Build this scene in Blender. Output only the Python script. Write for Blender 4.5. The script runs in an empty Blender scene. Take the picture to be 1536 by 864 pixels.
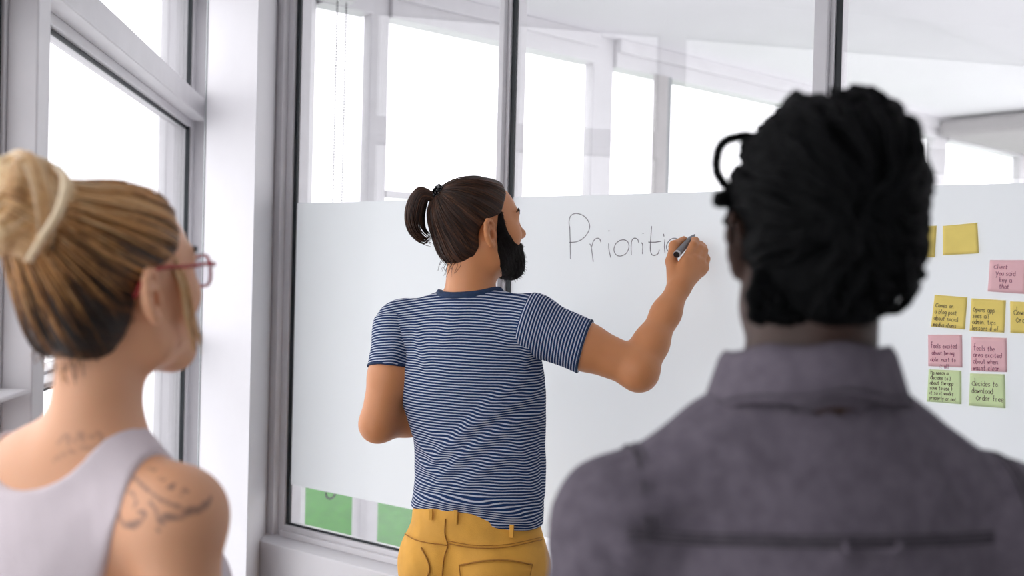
import bpy, bmesh, math, random
import numpy as np
from mathutils import Vector, Matrix

SC = bpy.context.scene
COL = SC.collection
random.seed(7); RNG = np.random.default_rng(7)

# ------------------------------------------------------------------ camera
W, H, F = 1536, 864, 1500.0
CAMZ = 1.55
PITCH, ROLL = math.radians(0.85), math.radians(1.48)
_cp, _sp, _cr, _sr = math.cos(PITCH), math.sin(PITCH), math.cos(ROLL), math.sin(ROLL)
C_FWD = np.array([0, _cp, -_sp]); _up = np.array([0, _sp, _cp]); _rt = np.array([1.0, 0, 0])
C_RT = _cr * _rt + _sr * _up
C_UP = -_sr * _rt + _cr * _up
CAM = np.array([0, 0, CAMZ])
cd = bpy.data.cameras.new('camera'); cam = bpy.data.objects.new('camera', cd); COL.objects.link(cam)
cd.sensor_width = 36.0; cd.lens = 36.0 * F / W
cd.clip_start = 0.05; cd.clip_end = 300
cam.matrix_world = Matrix(((C_RT[0], C_UP[0], -C_FWD[0], 0), (C_RT[1], C_UP[1], -C_FWD[1], 0),
                           (C_RT[2], C_UP[2], -C_FWD[2], CAMZ), (0, 0, 0, 1)))
cd.dof.use_dof = True; cd.dof.focus_distance = 2.36; cd.dof.aperture_fstop = 2.3
SC.camera = cam

# ------------------------------------------------------------------ light: bright overcast sky through the windows
world = bpy.data.worlds.new('overcast_sky'); SC.world = world; world.use_nodes = True
_bg = world.node_tree.nodes['Background']
_bg.inputs[0].default_value = (0.97, 0.965, 1.0, 1); _bg.inputs[1].default_value = 4.0
SC.view_settings.view_transform = 'Standard'; SC.view_settings.look = 'None'
SC.view_settings.gamma = 1.0; SC.view_settings.use_curve_mapping = False
SC.view_settings.exposure = -0.52
try:
    SC.cycles.use_denoising = True
    SC.cycles.max_bounces = 10; SC.cycles.transparent_max_bounces = 16
    SC.cycles.diffuse_bounces = 6
except Exception:
    pass

def ray(px, py):
    d = C_FWD + C_RT * ((px - W / 2) / F) - C_UP * ((py - H / 2) / F)
    return d
def at(px, py, Y):
    d = ray(px, py)
    return CAM + d * (Y / d[1])
def nrm(v):
    v = np.asarray(v, float); return v / np.linalg.norm(v)

# ------------------------------------------------------------------ materials
def mat(name, col, rough=0.5, spec=0.5, noise=0.0, nscale=20.0, bump=0.0, bscale=60.0, metal=0.0, sss=0.0, col2=None, trans=0.0):
    m = bpy.data.materials.new(name); m.use_nodes = True
    nt = m.node_tree; b = nt.nodes['Principled BSDF']
    b.inputs['Base Color'].default_value = (*col, 1); b.inputs['Roughness'].default_value = rough
    b.inputs['Metallic'].default_value = metal
    b.inputs['Specular IOR Level'].default_value = spec
    tc = nt.nodes.new('ShaderNodeTexCoord')
    if noise > 0 or col2:
        n = nt.nodes.new('ShaderNodeTexNoise'); n.inputs['Scale'].default_value = nscale; n.inputs['Detail'].default_value = 5
        nt.links.new(tc.outputs['Object'], n.inputs['Vector'])
        mx = nt.nodes.new('ShaderNodeMix'); mx.data_type = 'RGBA'
        c2 = col2 if col2 else tuple(c * (1 - noise) for c in col)
        mx.inputs[6].default_value = (*col, 1); mx.inputs[7].default_value = (*c2, 1)
        rp = nt.nodes.new('ShaderNodeMapRange'); rp.inputs[1].default_value = 0.35; rp.inputs[2].default_value = 0.65
        nt.links.new(n.outputs[0], rp.inputs[0]); nt.links.new(rp.outputs[0], mx.inputs[0])
        nt.links.new(mx.outputs[2], b.inputs['Base Color'])
    if bump > 0:
        n2 = nt.nodes.new('ShaderNodeTexNoise'); n2.inputs['Scale'].default_value = bscale; n2.inputs['Detail'].default_value = 4
        nt.links.new(tc.outputs['Object'], n2.inputs['Vector'])
        bp = nt.nodes.new('ShaderNodeBump'); bp.inputs['Strength'].default_value = bump; bp.inputs['Distance'].default_value = 0.004
        nt.links.new(n2.outputs[0], bp.inputs['Height']); nt.links.new(bp.outputs[0], b.inputs['Normal'])
    if sss > 0:
        b.inputs['Subsurface Weight'].default_value = sss
        b.inputs['Subsurface Radius'].default_value = (1.0, 0.35, 0.18); b.inputs['Subsurface Scale'].default_value = 0.008
    return m

def fresnel(nt, ior):
    fr = nt.nodes.new('ShaderNodeFresnel'); ge = nt.nodes.new('ShaderNodeNewGeometry'); mr = nt.nodes.new('ShaderNodeMapRange')
    mr.inputs[3].default_value = ior; mr.inputs[4].default_value = 1 / ior
    nt.links.new(ge.outputs['Backfacing'], mr.inputs[0]); nt.links.new(mr.outputs[0], fr.inputs[0]); return fr
def glass_mat(name, tint=(0.985, 0.985, 0.985), ior=1.5):
    m = bpy.data.materials.new(name); m.use_nodes = True; nt = m.node_tree; nt.nodes.clear()
    o = nt.nodes.new('ShaderNodeOutputMaterial'); t = nt.nodes.new('ShaderNodeBsdfTransparent'); g = nt.nodes.new('ShaderNodeBsdfGlossy')
    t.inputs[0].default_value = (*tint, 1); g.inputs['Roughness'].default_value = 0.0
    fr = fresnel(nt, ior)
    mx = nt.nodes.new('ShaderNodeMixShader')
    nt.links.new(fr.outputs[0], mx.inputs[0]); nt.links.new(t.outputs[0], mx.inputs[1]); nt.links.new(g.outputs[0], mx.inputs[2])
    nt.links.new(mx.outputs[0], o.inputs[0]); return m

def film_mat(name):
    m = bpy.data.materials.new(name); m.use_nodes = True; nt = m.node_tree; nt.nodes.clear()
    o = nt.nodes.new('ShaderNodeOutputMaterial')
    d = nt.nodes.new('ShaderNodeBsdfDiffuse'); d.inputs[0].default_value = (0.80, 0.82, 0.83, 1)
    t = nt.nodes.new('ShaderNodeBsdfTranslucent'); t.inputs[0].default_value = (0.80, 0.83, 0.84, 1)
    g = nt.nodes.new('ShaderNodeBsdfGlossy'); g.inputs['Roughness'].default_value = 0.12
    m1 = nt.nodes.new('ShaderNodeMixShader'); m1.inputs[0].default_value = 0.52
    m2 = nt.nodes.new('ShaderNodeMixShader'); fr = fresnel(nt, 1.3)
    n = nt.nodes.new('ShaderNodeTexNoise'); n.inputs['Scale'].default_value = 2.5
    bp = nt.nodes.new('ShaderNodeBump'); bp.inputs['Strength'].default_value = 0.03; nt.links.new(n.outputs[0], bp.inputs['Height'])
    nt.links.new(bp.outputs[0], g.inputs['Normal'])
    nt.links.new(d.outputs[0], m1.inputs[1]); nt.links.new(t.outputs[0], m1.inputs[2])
    nt.links.new(fr.outputs[0], m2.inputs[0]); nt.links.new(m1.outputs[0], m2.inputs[1]); nt.links.new(g.outputs[0], m2.inputs[2])
    nt.links.new(m2.outputs[0], o.inputs[0]); return m

M = {}
M['white_paint'] = mat('white_paint', (0.66, 0.65, 0.67), 0.55, noise=0.03, nscale=6, bump=0.04, bscale=90)
M['grey_paint'] = mat('grey_wall_paint', (0.30, 0.295, 0.30), 0.6, noise=0.04, nscale=5)
M['ceiling_paint'] = mat('ceiling_paint', (0.84, 0.835, 0.86), 0.8, noise=0.03, nscale=3)
M['alu'] = mat('white_aluminium', (0.68, 0.67, 0.69), 0.35, noise=0.05, nscale=14)
M['alu_grey'] = mat('grey_aluminium', (0.50, 0.48, 0.48), 0.4, noise=0.06, nscale=12)
M['gasket'] = mat('black_rubber', (0.012, 0.018, 0.022), 0.5, noise=0.2)
M['glass'] = glass_mat('clear_glass')
M['film'] = film_mat('frosted_film')
M['floor'] = mat('floor_screed', (0.24, 0.235, 0.235), 0.35, noise=0.12, nscale=3)
M['floor_far'] = mat('pale_floor', (0.66, 0.65, 0.66), 0.5, noise=0.06, nscale=3)
M['lawn'] = mat('lawn', (0.018, 0.115, 0.012), 0.9, col2=(0.045, 0.19, 0.030), nscale=14, bump=0.8, bscale=160)
M['terrace'] = mat('terrace_concrete', (0.62, 0.62, 0.63), 0.8, noise=0.1, nscale=2)
M['taupe'] = mat('taupe_soffit', (0.36, 0.34, 0.345), 0.7, noise=0.06, nscale=3)
M['plate'] = mat('grey_plate', (0.33, 0.35, 0.36), 0.4, noise=0.05)
M['bead'] = mat('bead_chain', (0.16, 0.16, 0.17), 0.35)

# ------------------------------------------------------------------ object helpers
def link(name, me, m=None, parent=None, smooth=False):
    if m is not None: me.materials.append(m)
    if smooth and len(me.polygons): me.polygons.foreach_set('use_smooth', np.ones(len(me.polygons), bool))
    o = bpy.data.objects.new(name, me); COL.objects.link(o)
    if parent is not None:
        o.parent = parent
    return o
def root_loc(parent):
    v = np.zeros(3)
    while parent is not None:
        v += np.array(parent.location); parent = parent.parent
    return v
def mesh_obj(name, verts, faces, m=None, parent=None, smooth=False, attrs=None):
    v = np.asarray(verts, float) - root_loc(parent)
    me = bpy.data.meshes.new(name); me.from_pydata(v.tolist(), [], faces if isinstance(faces, list) else faces.tolist()); me.update()
    if attrs:
        for k, a in attrs.items():
            a = np.asarray(a, np.float32)
            if a.ndim == 1:
                at_ = me.attributes.new(k, 'FLOAT', 'POINT'); at_.data.foreach_set('value', a)
            else:
                at_ = me.attributes.new(k, 'FLOAT_VECTOR', 'POINT'); at_.data.foreach_set('vector', a.ravel())
    return link(name, me, m, parent, smooth)
def empty(name, loc=(0, 0, 0), parent=None):
    o = bpy.data.objects.new(name, None); COL.objects.link(o); o.location = loc; o.empty_display_size = 0.1
    if parent: o.parent = parent
    return o
def tag(o, label=None, cat=None, group=None, kind=None):
    if label: o['label'] = label
    if cat: o['category'] = cat
    if group: o['group'] = group
    if kind: o['kind'] = kind
    return o

class Frame:
    """plan frame: origin O (x,y), axis t along, axis n towards the room"""
    def __init__(s, O, t, n): s.O = np.asarray(O, float)[:2]; s.t = nrm(t)[:2]; s.n = nrm(n)[:2]
    def p(s, a, b, z): q = s.O + s.t * a + s.n * b; return np.array([q[0], q[1], z])
    def s_of(s, px, py, b=0.0):
        d = ray(px, py); A = np.array([[d[0], -s.t[0]], [d[1], -s.t[1]]]); q = s.O + s.n * b
        k, a = np.linalg.solve(A, q); return a
    def hit(s, px, py, b=0.0):
        d = ray(px, py); A = np.array([[d[0], -s.t[0]], [d[1], -s.t[1]]]); q = s.O + s.n * b
        k, a = np.linalg.solve(A, q); return CAM + d * k

def box_geo(fr, s0, s1, n0, n1, z0, z1, bev=0.0):
    bm = bmesh.new()
    vs = [bm.verts.new(fr.p(a, b, z)) for z in (z0, z1) for b in (n0, n1) for a in (s0, s1)]
    for f in ((0, 1, 3, 2), (4, 6, 7, 5), (0, 4, 5, 1), (2, 3, 7, 6), (0, 2, 6, 4), (1, 5, 7, 3)):
        bm.faces.new([vs[i] for i in f])
    bmesh.ops.recalc_face_normals(bm, faces=bm.faces)
    if bev > 0:
        bmesh.ops.bevel(bm, geom=list(bm.edges), offset=bev, segments=2, affect='EDGES', profile=0.5)
    return bm
def fbox(name, fr, s0, s1, n0, n1, z0, z1, m, parent=None, bev=0.0):
    bm = box_geo(fr, s0, s1, n0, n1, z0, z1, bev)
    off = root_loc(parent)
    if parent is not None: bmesh.ops.translate(bm, verts=bm.verts, vec=Vector(-off))
    me = bpy.data.meshes.new(name); bm.to_mesh(me); bm.free()
    return link(name, me, m, parent)
def prism(name, pts, z0, z1, m, parent=None, bev=0.0):
    bm = bmesh.new()
    lo = [bm.verts.new((p[0], p[1], z0)) for p in pts]; hi = [bm.verts.new((p[0], p[1], z1)) for p in pts]
    n = len(pts)
    bm.faces.new(lo[::-1]); bm.faces.new(hi)
    for i in range(n): bm.faces.new((lo[i], lo[(i + 1) % n], hi[(i + 1) % n], hi[i]))
    bmesh.ops.recalc_face_normals(bm, faces=bm.faces)
    if bev: bmesh.ops.bevel(bm, geom=list(bm.edges), offset=bev, segments=2, affect='EDGES', profile=0.5)
    if parent is not None: bmesh.ops.translate(bm, verts=bm.verts, vec=Vector(-root_loc(parent)))
    me = bpy.data.meshes.new(name); bm.to_mesh(me); bm.free()
    return link(name, me, m, parent)

def tube_geo(paths, sides=6, caps=True):
    """paths: list of (pts Nx3, radii N, extra dict of scalars)"""
    V, Fc, idx, E = [], [], 0, []
    ang = np.arange(sides) / sides * 2 * np.pi; ca, sa = np.cos(ang), np.sin(ang)
    for pts, rad in paths:
        pts = np.asarray(pts, float); n = len(pts); rad = np.broadcast_to(np.asarray(rad, float), (n,))
        tn = np.gradient(pts, axis=0); tn /= np.linalg.norm(tn, axis=1)[:, None] + 1e-12
        u = np.cross(tn[0], [0.31, 0.2, 0.93]); u /= np.linalg.norm(u) + 1e-12
        for i in range(n):
            u = u - tn[i] * (u @ tn[i]); u /= np.linalg.norm(u) + 1e-12
            w = np.cross(tn[i], u)
            V.append(pts[i] + rad[i] * (ca[:, None] * u + sa[:, None] * w))
        for i in range(n - 1):
            for k in range(sides):
                a = idx + i * sides + k; b = idx + i * sides + (k + 1) % sides
                Fc.append((a, b, b + sides, a + sides))
        if caps:
            Fc.append(tuple(idx + k for k in range(sides))[::-1]); Fc.append(tuple(idx + (n - 1) * sides + k for k in range(sides)))
        idx += n * sides
    return np.concatenate(V), Fc
def catmull(P, n=8):
    P = np.asarray(P, float); Q = np.vstack([2 * P[0] - P[1], P, 2 * P[-1] - P[-2]]); out = []
    for i in range(1, len(Q) - 2):
        t = np.linspace(0, 1, n, endpoint=False)[:, None]
        p0, p1, p2, p3 = Q[i - 1], Q[i], Q[i + 1], Q[i + 2]
        out.append(0.5 * ((2 * p1) + (-p0 + p2) * t + (2 * p0 - 5 * p1 + 4 * p2 - p3) * t ** 2 + (-p0 + 3 * p1 - 3 * p2 + p3) * t ** 3))
    out.append(P[-1:]); return np.vstack(out)
# ------------------------------------------------------------------ the setting
ROOM_H = 2.66
gd = math.radians(-54.83)
G = Frame((0, 0), (-math.sin(gd), -math.cos(gd)), (-math.cos(gd), math.sin(gd)))   # glass partition; t runs right and nearer
_pen = at(1042, 352, 2.50); G.O = _pen[:2].copy()
G.O = G.hit(441, 400)[:2].copy()
ld = math.radians(-7.27)
L = Frame(at(278, 190, 3.5), (-math.sin(ld), -math.cos(ld)), (math.cos(ld), -math.sin(ld)))  # left window wall; t runs towards the viewer
fd = math.radians(49.54)
A = Frame(at(545, 250, 3.9), (math.sin(fd), math.cos(fd)), (math.cos(fd), -math.sin(fd)))    # outer facade of the next room

def struct(o): o['kind'] = 'structure'; return o
def hz(fr, px, py, b=0.0): return fr.hit(px, py, b)[2]

# --- partition bays
Z_SILL = hz(G, 427, 784); Z_F0 = hz(G, 441, 727); Z_F1 = hz(G, 438, 305)
m1a, m1b = G.s_of(746, 200, 0.03), G.s_of(768, 200)
m2a, m2b = G.s_of(1221, 60, 0.03), G.s_of(1256, 60)
m3a = m2b + (m2a - m1b); m3b = m3a + 0.06
m4a = m3b + 1.6 * (m2a - m1b); s_end = m4a
bays = [(0.0, m1a), (m1b, m2a), (m2b, m3a), (m3b, m4a)]
WIN = []
for i, (s0, s1) in enumerate(bays):
    w = struct(empty('window_%d' % (i + 1), G.p(s0, 0, 0)))
    WIN.append(w)
    fbox('pane', G, s0 - 0.01, s1 + 0.01, -0.003, 0.003, Z_SILL - 0.01, ROOM_H - 0.05, M['glass'], w)
    fa, fb = s0 + (0.004 if i else -0.002), s1 - 0.002
    f = mesh_obj('frosted_film', [G.p(fa, 0.004, Z_F0), G.p(fb, 0.004, Z_F0), G.p(fb, 0.004, Z_F1), G.p(fa, 0.004, Z_F1)], [(3, 2, 1, 0)], M['film'], w)
    g = 0.013
    fbox('gasket', G, s0 - 0.002, s0 + g, 0.0045, 0.009, Z_SILL, ROOM_H - 0.06, M['gasket'], w)
    fbox('gasket', G, s1 - 0.006, s1 + 0.001, 0.0045, 0.009, Z_SILL, ROOM_H - 0.06, M['gasket'], w)
    fbox('gasket', G, s0 + g, s1 - 0.006, 0.0045, 0.009, Z_SILL - 0.002, Z_SILL + 0.007, M['gasket'], w)
    # bottom rail, stepped
    fbox('bottom_rail', G, s0 - 0.002, s1 + 0.002, -0.03, 0.020, Z_SILL - 0.035, Z_SILL, M['alu'], w, 0.002)
    fbox('bottom_rail', G, s0 - 0.002, s1 + 0.002, 0.020, 0.036, Z_SILL - 0.035, Z_SILL - 0.016, M['alu'], w, 0.002)
    fbox('top_rail', G, s0 - 0.002, s1 + 0.002, -0.03, 0.034, ROOM_H - 0.06, ROOM_H, M['alu'], w, 0.002)
    # inner stop seen through the glass
    fbox('stop_bead', G, s0, s0 + 0.010, -0.045, -0.004, Z_SILL, ROOM_H - 0.06, M['alu'], w, 0.001)
# left jamb in steps, two mullions and one more outside the frame
jb = WIN[0]
fbox('jamb', G, -0.030, -0.002, -0.045, 0.018, Z_SILL - 0.035, ROOM_H, M['alu'], jb, 0.002)
fbox('jamb', G, -0.060, -0.030, -0.045, 0.040, Z_SILL - 0.035, ROOM_H, M['alu'], jb, 0.002)
for w, (a, b) in zip(WIN[1:], ((m1a, m1b), (m2a, m2b), (m3a, m3b))):
    fbox('mullion', G, a, b - 0.012, -0.045, 0.034, Z_SILL - 0.035, ROOM_H, M['alu'], w, 0.002)
    fbox('mullion_cover', G, b - 0.012, b - 0.001, -0.045, 0.016, Z_SILL - 0.035, ROOM_H, M['alu'], w, 0.001)
lw = struct(fbox('wall_back', G, -0.10, s_end + 0.1, -0.06, 0.115, 0.0, Z_SILL - 0.035, M['white_paint'], None, 0.004))

# --- corner column
J = G.p(-0.062, 0.042, 0); Jb = G.p(-0.062, -0.10, 0)
Ac = at(379, 400, 3.05); Bc = at(304, 400, 3.30)
Lb = L.p(-0.145, -0.10, 0)
colm = struct(prism('trim_1', [J[:2], Ac[:2], Bc[:2], L.p(-0.16, 0.074, 0)[:2], L.p(-0.16, -0.10, 0)[:2], A.p(-0.32, -0.12, 0)[:2], A.p(-0.22, 0.0, 0)[:2], Jb[:2]], 0, ROOM_H, M['white_paint']))

fbox('joint', Frame(Bc, Ac - Bc, [(Ac - Bc)[1], -(Ac - Bc)[0], 0]), -0.004, 0.004, -0.01, 0.003, 0.0, ROOM_H - 0.001, M['plate'], colm)
# --- left window wall
sL1 = L.s_of(17, 15)
lbays = [(0.0, sL1)]; s = sL1 + 0.09
for k in range(3): lbays.append((s, s + sL1)); s += sL1 + 0.09
L_END = s
zt0 = hz(L, 278.6, 191); zt1 = hz(L, 280, 150)
zr1 = hz(L, 278, 491); zr0 = hz(L, 278, 506)
HEAD = 2.52
for i, (s0, s1) in enumerate(lbays):
    w = struct(empty('window_%d' % (i + 5), L.p(s0, 0, 0)))
    for (a, b) in ((0.08, zr0), (zr1, zt0), (zt1, HEAD)):
        fbox('pane', L, s0 - 0.006, s1 + 0.006, -0.003, 0.003, a - 0.006, b + 0.006, M['glass'], w)
        fbox('gasket', L, s0, s0 + 0.014, 0.0035, 0.016, a, b, M['gasket'], w)
        fbox('gasket', L, s1 - 0.014, s1, 0.0035, 0.008, a, b, M['gasket'], w)
        fbox('gasket', L, s0, s1, 0.0035, 0.008, b - 0.010, b, M['gasket'], w)
    for nm, a, b in (('rail', zr0, zr1), ('transom', zt0, zt1)):
        fbox(nm, L, s0, s1, -0.04, 0.022, a, b, M['alu'], w, 0.002)
        fbox(nm + '_cap', L, s0, s1 + (0 if i else 0), 0.022, 0.075, a + 0.022, b - 0.006, M['alu'], w, 0.003)
    fbox('bottom_rail', L, s0, s1, -0.04, 0.05, 0.0, 0.08, M['alu'], w, 0.002)
    fbox('top_rail', L, s0, s1, -0.04, 0.05, HEAD, ROOM_H, M['white_paint'], w, 0.002)
    fbox('jamb', L, s0 - 0.045, s0, -0.04, 0.022, 0.0, ROOM_H, M['alu'], w, 0.002)
    fbox('jamb', L, s1, s1 + 0.045, -0.04, 0.022, 0.0, ROOM_H, M['alu'], w, 0.002)
    if i == 0: fbox('jamb_cap', L, s0 - 0.155, s0 - 0.045, -0.04, 0.075, 0.0, ROOM_H, M['alu'], w, 0.002)
    fbox('mullion_cap', L, s1 + 0.012, s1 + 0.078, 0.022, 0.075, 0.0, ROOM_H, M['alu'], w, 0.003)

# --- rest of the room, behind and right of the viewer
e = L.p(L_END, 0, 0); pr = G.p(s_end + 0.05, 0.0, 0)
room = [Jb[:2], Lb[:2], e[:2] + np.array([-0.05, 0]), (e[0] - 0.05, e[1]), (pr[0] + 1.6, e[1]), (pr[0] + 1.6, pr[1] - 1.0), pr[:2]]
WX = pr[0] + 0.02
def wall(name, a, b, th, z0, z1):
    a = np.asarray(a, float)[:2]; b = np.asarray(b, float)[:2]; t = b - a; n = np.array([t[1], -t[0]])
    fr = Frame(a, t, n); return struct(fbox(name, fr, 0, np.linalg.norm(t), -th, 0, z0, z1, M['grey_paint']))
YB = e[1] - 0.02
wall('wall_right', (WX, pr[1]), (WX, YB), 0.0 - 0.15, 0, ROOM_H)
_rw = Frame((e[0] - 0.3, YB), (1, 0), (0, 1))
struct(fbox('wall_rear', _rw, 0, WX + 0.15 - (e[0] - 0.3), -0.15, 0, 0, ROOM_H, M['grey_paint']))
fl = [(-1.7, 4.3), (-1.0, YB - .15), (WX + .15, YB - .15), (WX + .15, 1.0), (WX + .15, 9.5), (6.5, 9.5)]
flo = [L.p(-0.2, -0.05, 0)[:2], L.p(L_END, -0.05, 0)[:2], (WX + .15, YB - .15), (WX + .15, pr[1] - .2), G.p(s_end, -0.05, 0)[:2], G.p(-0.1, -0.05, 0)[:2]]
struct(prism('floor', flo, -0.12, 0.0, M['floor']))
struct(prism('ceiling', [L.p(-0.2, -0.05, 0)[:2], L.p(L_END, -0.05, 0)[:2], (WX + .15, YB - .15), (WX + .15, pr[1] - .2), G.p(s_end, 0.0, 0)[:2], G.p(-0.1, 0.0, 0)[:2]], ROOM_H, ROOM_H + 0.15, M['ceiling_paint']))

# --- the next room behind the partition: ceiling, facade with posts and panes
Z_HD = hz(A, 576, 29); Z_HT = Z_HD + 0.11
AEND = A.s_of(1536, 230) + 1.0
far = A.p(AEND, 0, 0)
struct(prism('ceiling_far', [A.p(-0.22, 0.02, 0)[:2], G.p(-0.06, 0.0, 0)[:2], G.p(s_end + 0.1, 0.0, 0)[:2], (far[0] + 2.0, pr[1]), (far[0] + 2.0, far[1]), far[:2]], Z_HT + 0.02, Z_HT + 0.12, M['ceiling_paint']))
struct(prism('floor_far', [A.p(-0.22, 0.02, 0)[:2], G.p(-0.06, -0.05, 0)[:2], G.p(s_end + 0.1, -0.05, 0)[:2], (far[0] + 2.0, pr[1]), (far[0] + 2.0, far[1]), far[:2]], -0.12, 0.0, M['floor_far']))
posts = [(A.s_of(546, 250), A.s_of(573, 250)), (A.s_of(881, 200), A.s_of(911, 200)), (A.s_of(1394, 240), A.s_of(1413, 240)), (A.s_of(1524, 250), A.s_of(1524, 250) + 0.35)]
edges = [-0.22] + [v for p in posts for v in p] + [AEND]
wn = 9
for i in range(0, len(edges), 2):
    s0, s1 = edges[i], edges[i + 1]
    w = struct(empty('window_%d' % wn, A.p(s0, 0, 0))); wn += 1
    fbox('pane', A, s0 - 0.01, s1 + 0.01, -0.003, 0.003, 0.03, Z_HD + 0.01, M['glass'], w)
    fbox('header', A, s0, s1, -0.05, 0.05, Z_HD, Z_HT + 0.02, M['alu'], w, 0.003)
    fbox('header_lip', A, s0, s1, 0.05, 0.075, Z_HD + 0.07, Z_HT + 0.02, M['alu'], w, 0.003)
    fbox('bottom_rail', A, s0, s1, -0.05, 0.05, 0.0, 0.04, M['alu'], w, 0.003)
    if i < len(edges) - 2:
        p1 = edges[i + 2]
        fbox('post', A, s1, p1, -0.03, 0.03, 0.0, Z_HT + 0.02, M['alu'], w, 0.003)
        if False: fbox('post_plate', A, s1 - 0.004, p1 + 0.004, 0.060, 0.066, *( (hz(A, 560, 236), hz(A, 560, 209)) if i == 0 else (hz(A, 895, 252), hz(A, 895, 229)) ), M['plate'], w, 0.001)
    if i == 2:
        fbox('rail', A, s0, s1, -0.035, 0.035, hz(A, 600, 298), hz(A, 600, 288), M['alu'], w, 0.002)
# sliding leaf with a dark edge between two posts
sl0, sl1 = A.s_of(962, 200), A.s_of(984, 200)
dl = struct(empty('door_1', A.p(sl0, 0.1, 0)))
fbox('stile', A, sl0, sl1 - 0.03, 0.068, 0.10, 0.0, Z_HD - 0.005, M['alu_grey'], dl, 0.002)
fbox('edge_seal', A, sl1 - 0.03, sl1, 0.075, 0.095, 0.0, Z_HD - 0.005, M['plate'], dl, 0.001)
# ceiling bulkheads in the next room
b1 = struct(fbox('trim_2', A, 1.2, AEND - 0.5, 1.35, 1.75, Z_HT - 0.05, Z_HT + 0.02, M['ceiling_paint']))
b2 = struct(fbox('trim_3', A, A.s_of(1400, 240) - 0.1, AEND, 0.08, 0.9, Z_HD + 0.0, Z_HT + 0.0, M['taupe'], None, 0.03))

# roller blind with its bead chain, hung in front of the first facade bay
rb_loc = A.p(A.s_of(505, 200), 0.08, 0)
sb = A.s_of(506, 300, 0.10)
rb = tag(empty('roller_blind', A.p(sb, 0.08, 0)), 'white roller blind cassette with long bead chain loop behind the first glass bay', 'blind')
fbox('cassette', A, sb - 0.22, sb + 0.05, 0.052, 0.13, Z_HD + 0.002, Z_HT + 0.015, M['alu'], rb, 0.004)
zc0 = hz(A, 497, 748, 0.10)
ch = []
for dx in (-0.5, 0.5):
    sx = sb + dx * 0.038
    zz = np.arange(zc0 + 0.02, Z_HD + 0.02, 0.0105)
    ch.append((A, sx, zz))
V, Fc = [], []
octv = np.array([(1, 0, 0), (-1, 0, 0), (0, 1, 0), (0, -1, 0), (0, 0, 1), (0, 0, -1)], float)
octf = [(0, 2, 4), (2, 1, 4), (1, 3, 4), (3, 0, 4), (2, 0, 5), (1, 2, 5), (3, 1, 5), (0, 3, 5)]
pts = []
for _, sx, zz in ch:
    for z in zz: pts.append(A.p(sx, 0.10, z))
for a in np.linspace(np.pi, 2 * np.pi, 9): pts.append(A.p(sb + 0.019 * math.cos(a), 0.10, zc0 + 0.02 + 0.019 * math.sin(a)))
for p in pts:
    b0 = len(V)
    for o in octv: V.append(p + o * 0.0055)
    Fc += [tuple(b0 + i for i in f) for f in octf]
t_, f_ = tube_geo([([A.p(sb - 0.019, 0.10, Z_HD + 0.02), A.p(sb - 0.019, 0.10, zc0 + 0.02)], 0.0007), ([A.p(sb + 0.019, 0.10, Z_HD + 0.02), A.p(sb + 0.019, 0.10, zc0 + 0.02)], 0.0007)], 4)
b0 = len(V); V = np.vstack([np.array(V), t_]); Fc += [tuple(b0 + i for i in f) for f in f_]
mesh_obj('bead_chain', V, Fc, M['bead'], rb)

# outside: lawn beyond the facade, pale terrace beyond the left windows, one white pilaster
lawn = struct(prism('ground_lawn', [at(345, 400, 4.9)[:2], A.p(AEND + 8, -1.25, 0)[:2], A.p(AEND + 8, -6.5, 0)[:2], at(345, 400, 11)[:2]], -0.3, -0.06, M['lawn']))
struct(prism('ground_paving', [A.p(-0.35, -0.05, 0)[:2], A.p(AEND + 20, -0.05, 0)[:2], A.p(AEND + 20, -40, 0)[:2], at(335, 400, 40)[:2]], -0.3, -0.075, M['terrace']))
struct(prism('ground_terrace', [L.p(-0.2, -0.05, 0)[:2], L.p(L_END + 8, -0.05, 0)[:2], L.p(L_END + 8, -25, 0)[:2], L.p(-6, -25, 0)[:2], L.p(-6, -0.9, 0)[:2]], -0.3, -0.08, M['terrace']))
px0 = at(234, 400, 4.1)
struct(prism('trim_4', [px0[:2], at(300, 400, 3.9)[:2], at(300, 400, 4.4)[:2], at(238, 400, 4.5)[:2]], -0.08, 3.2, M['white_paint']))
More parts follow.
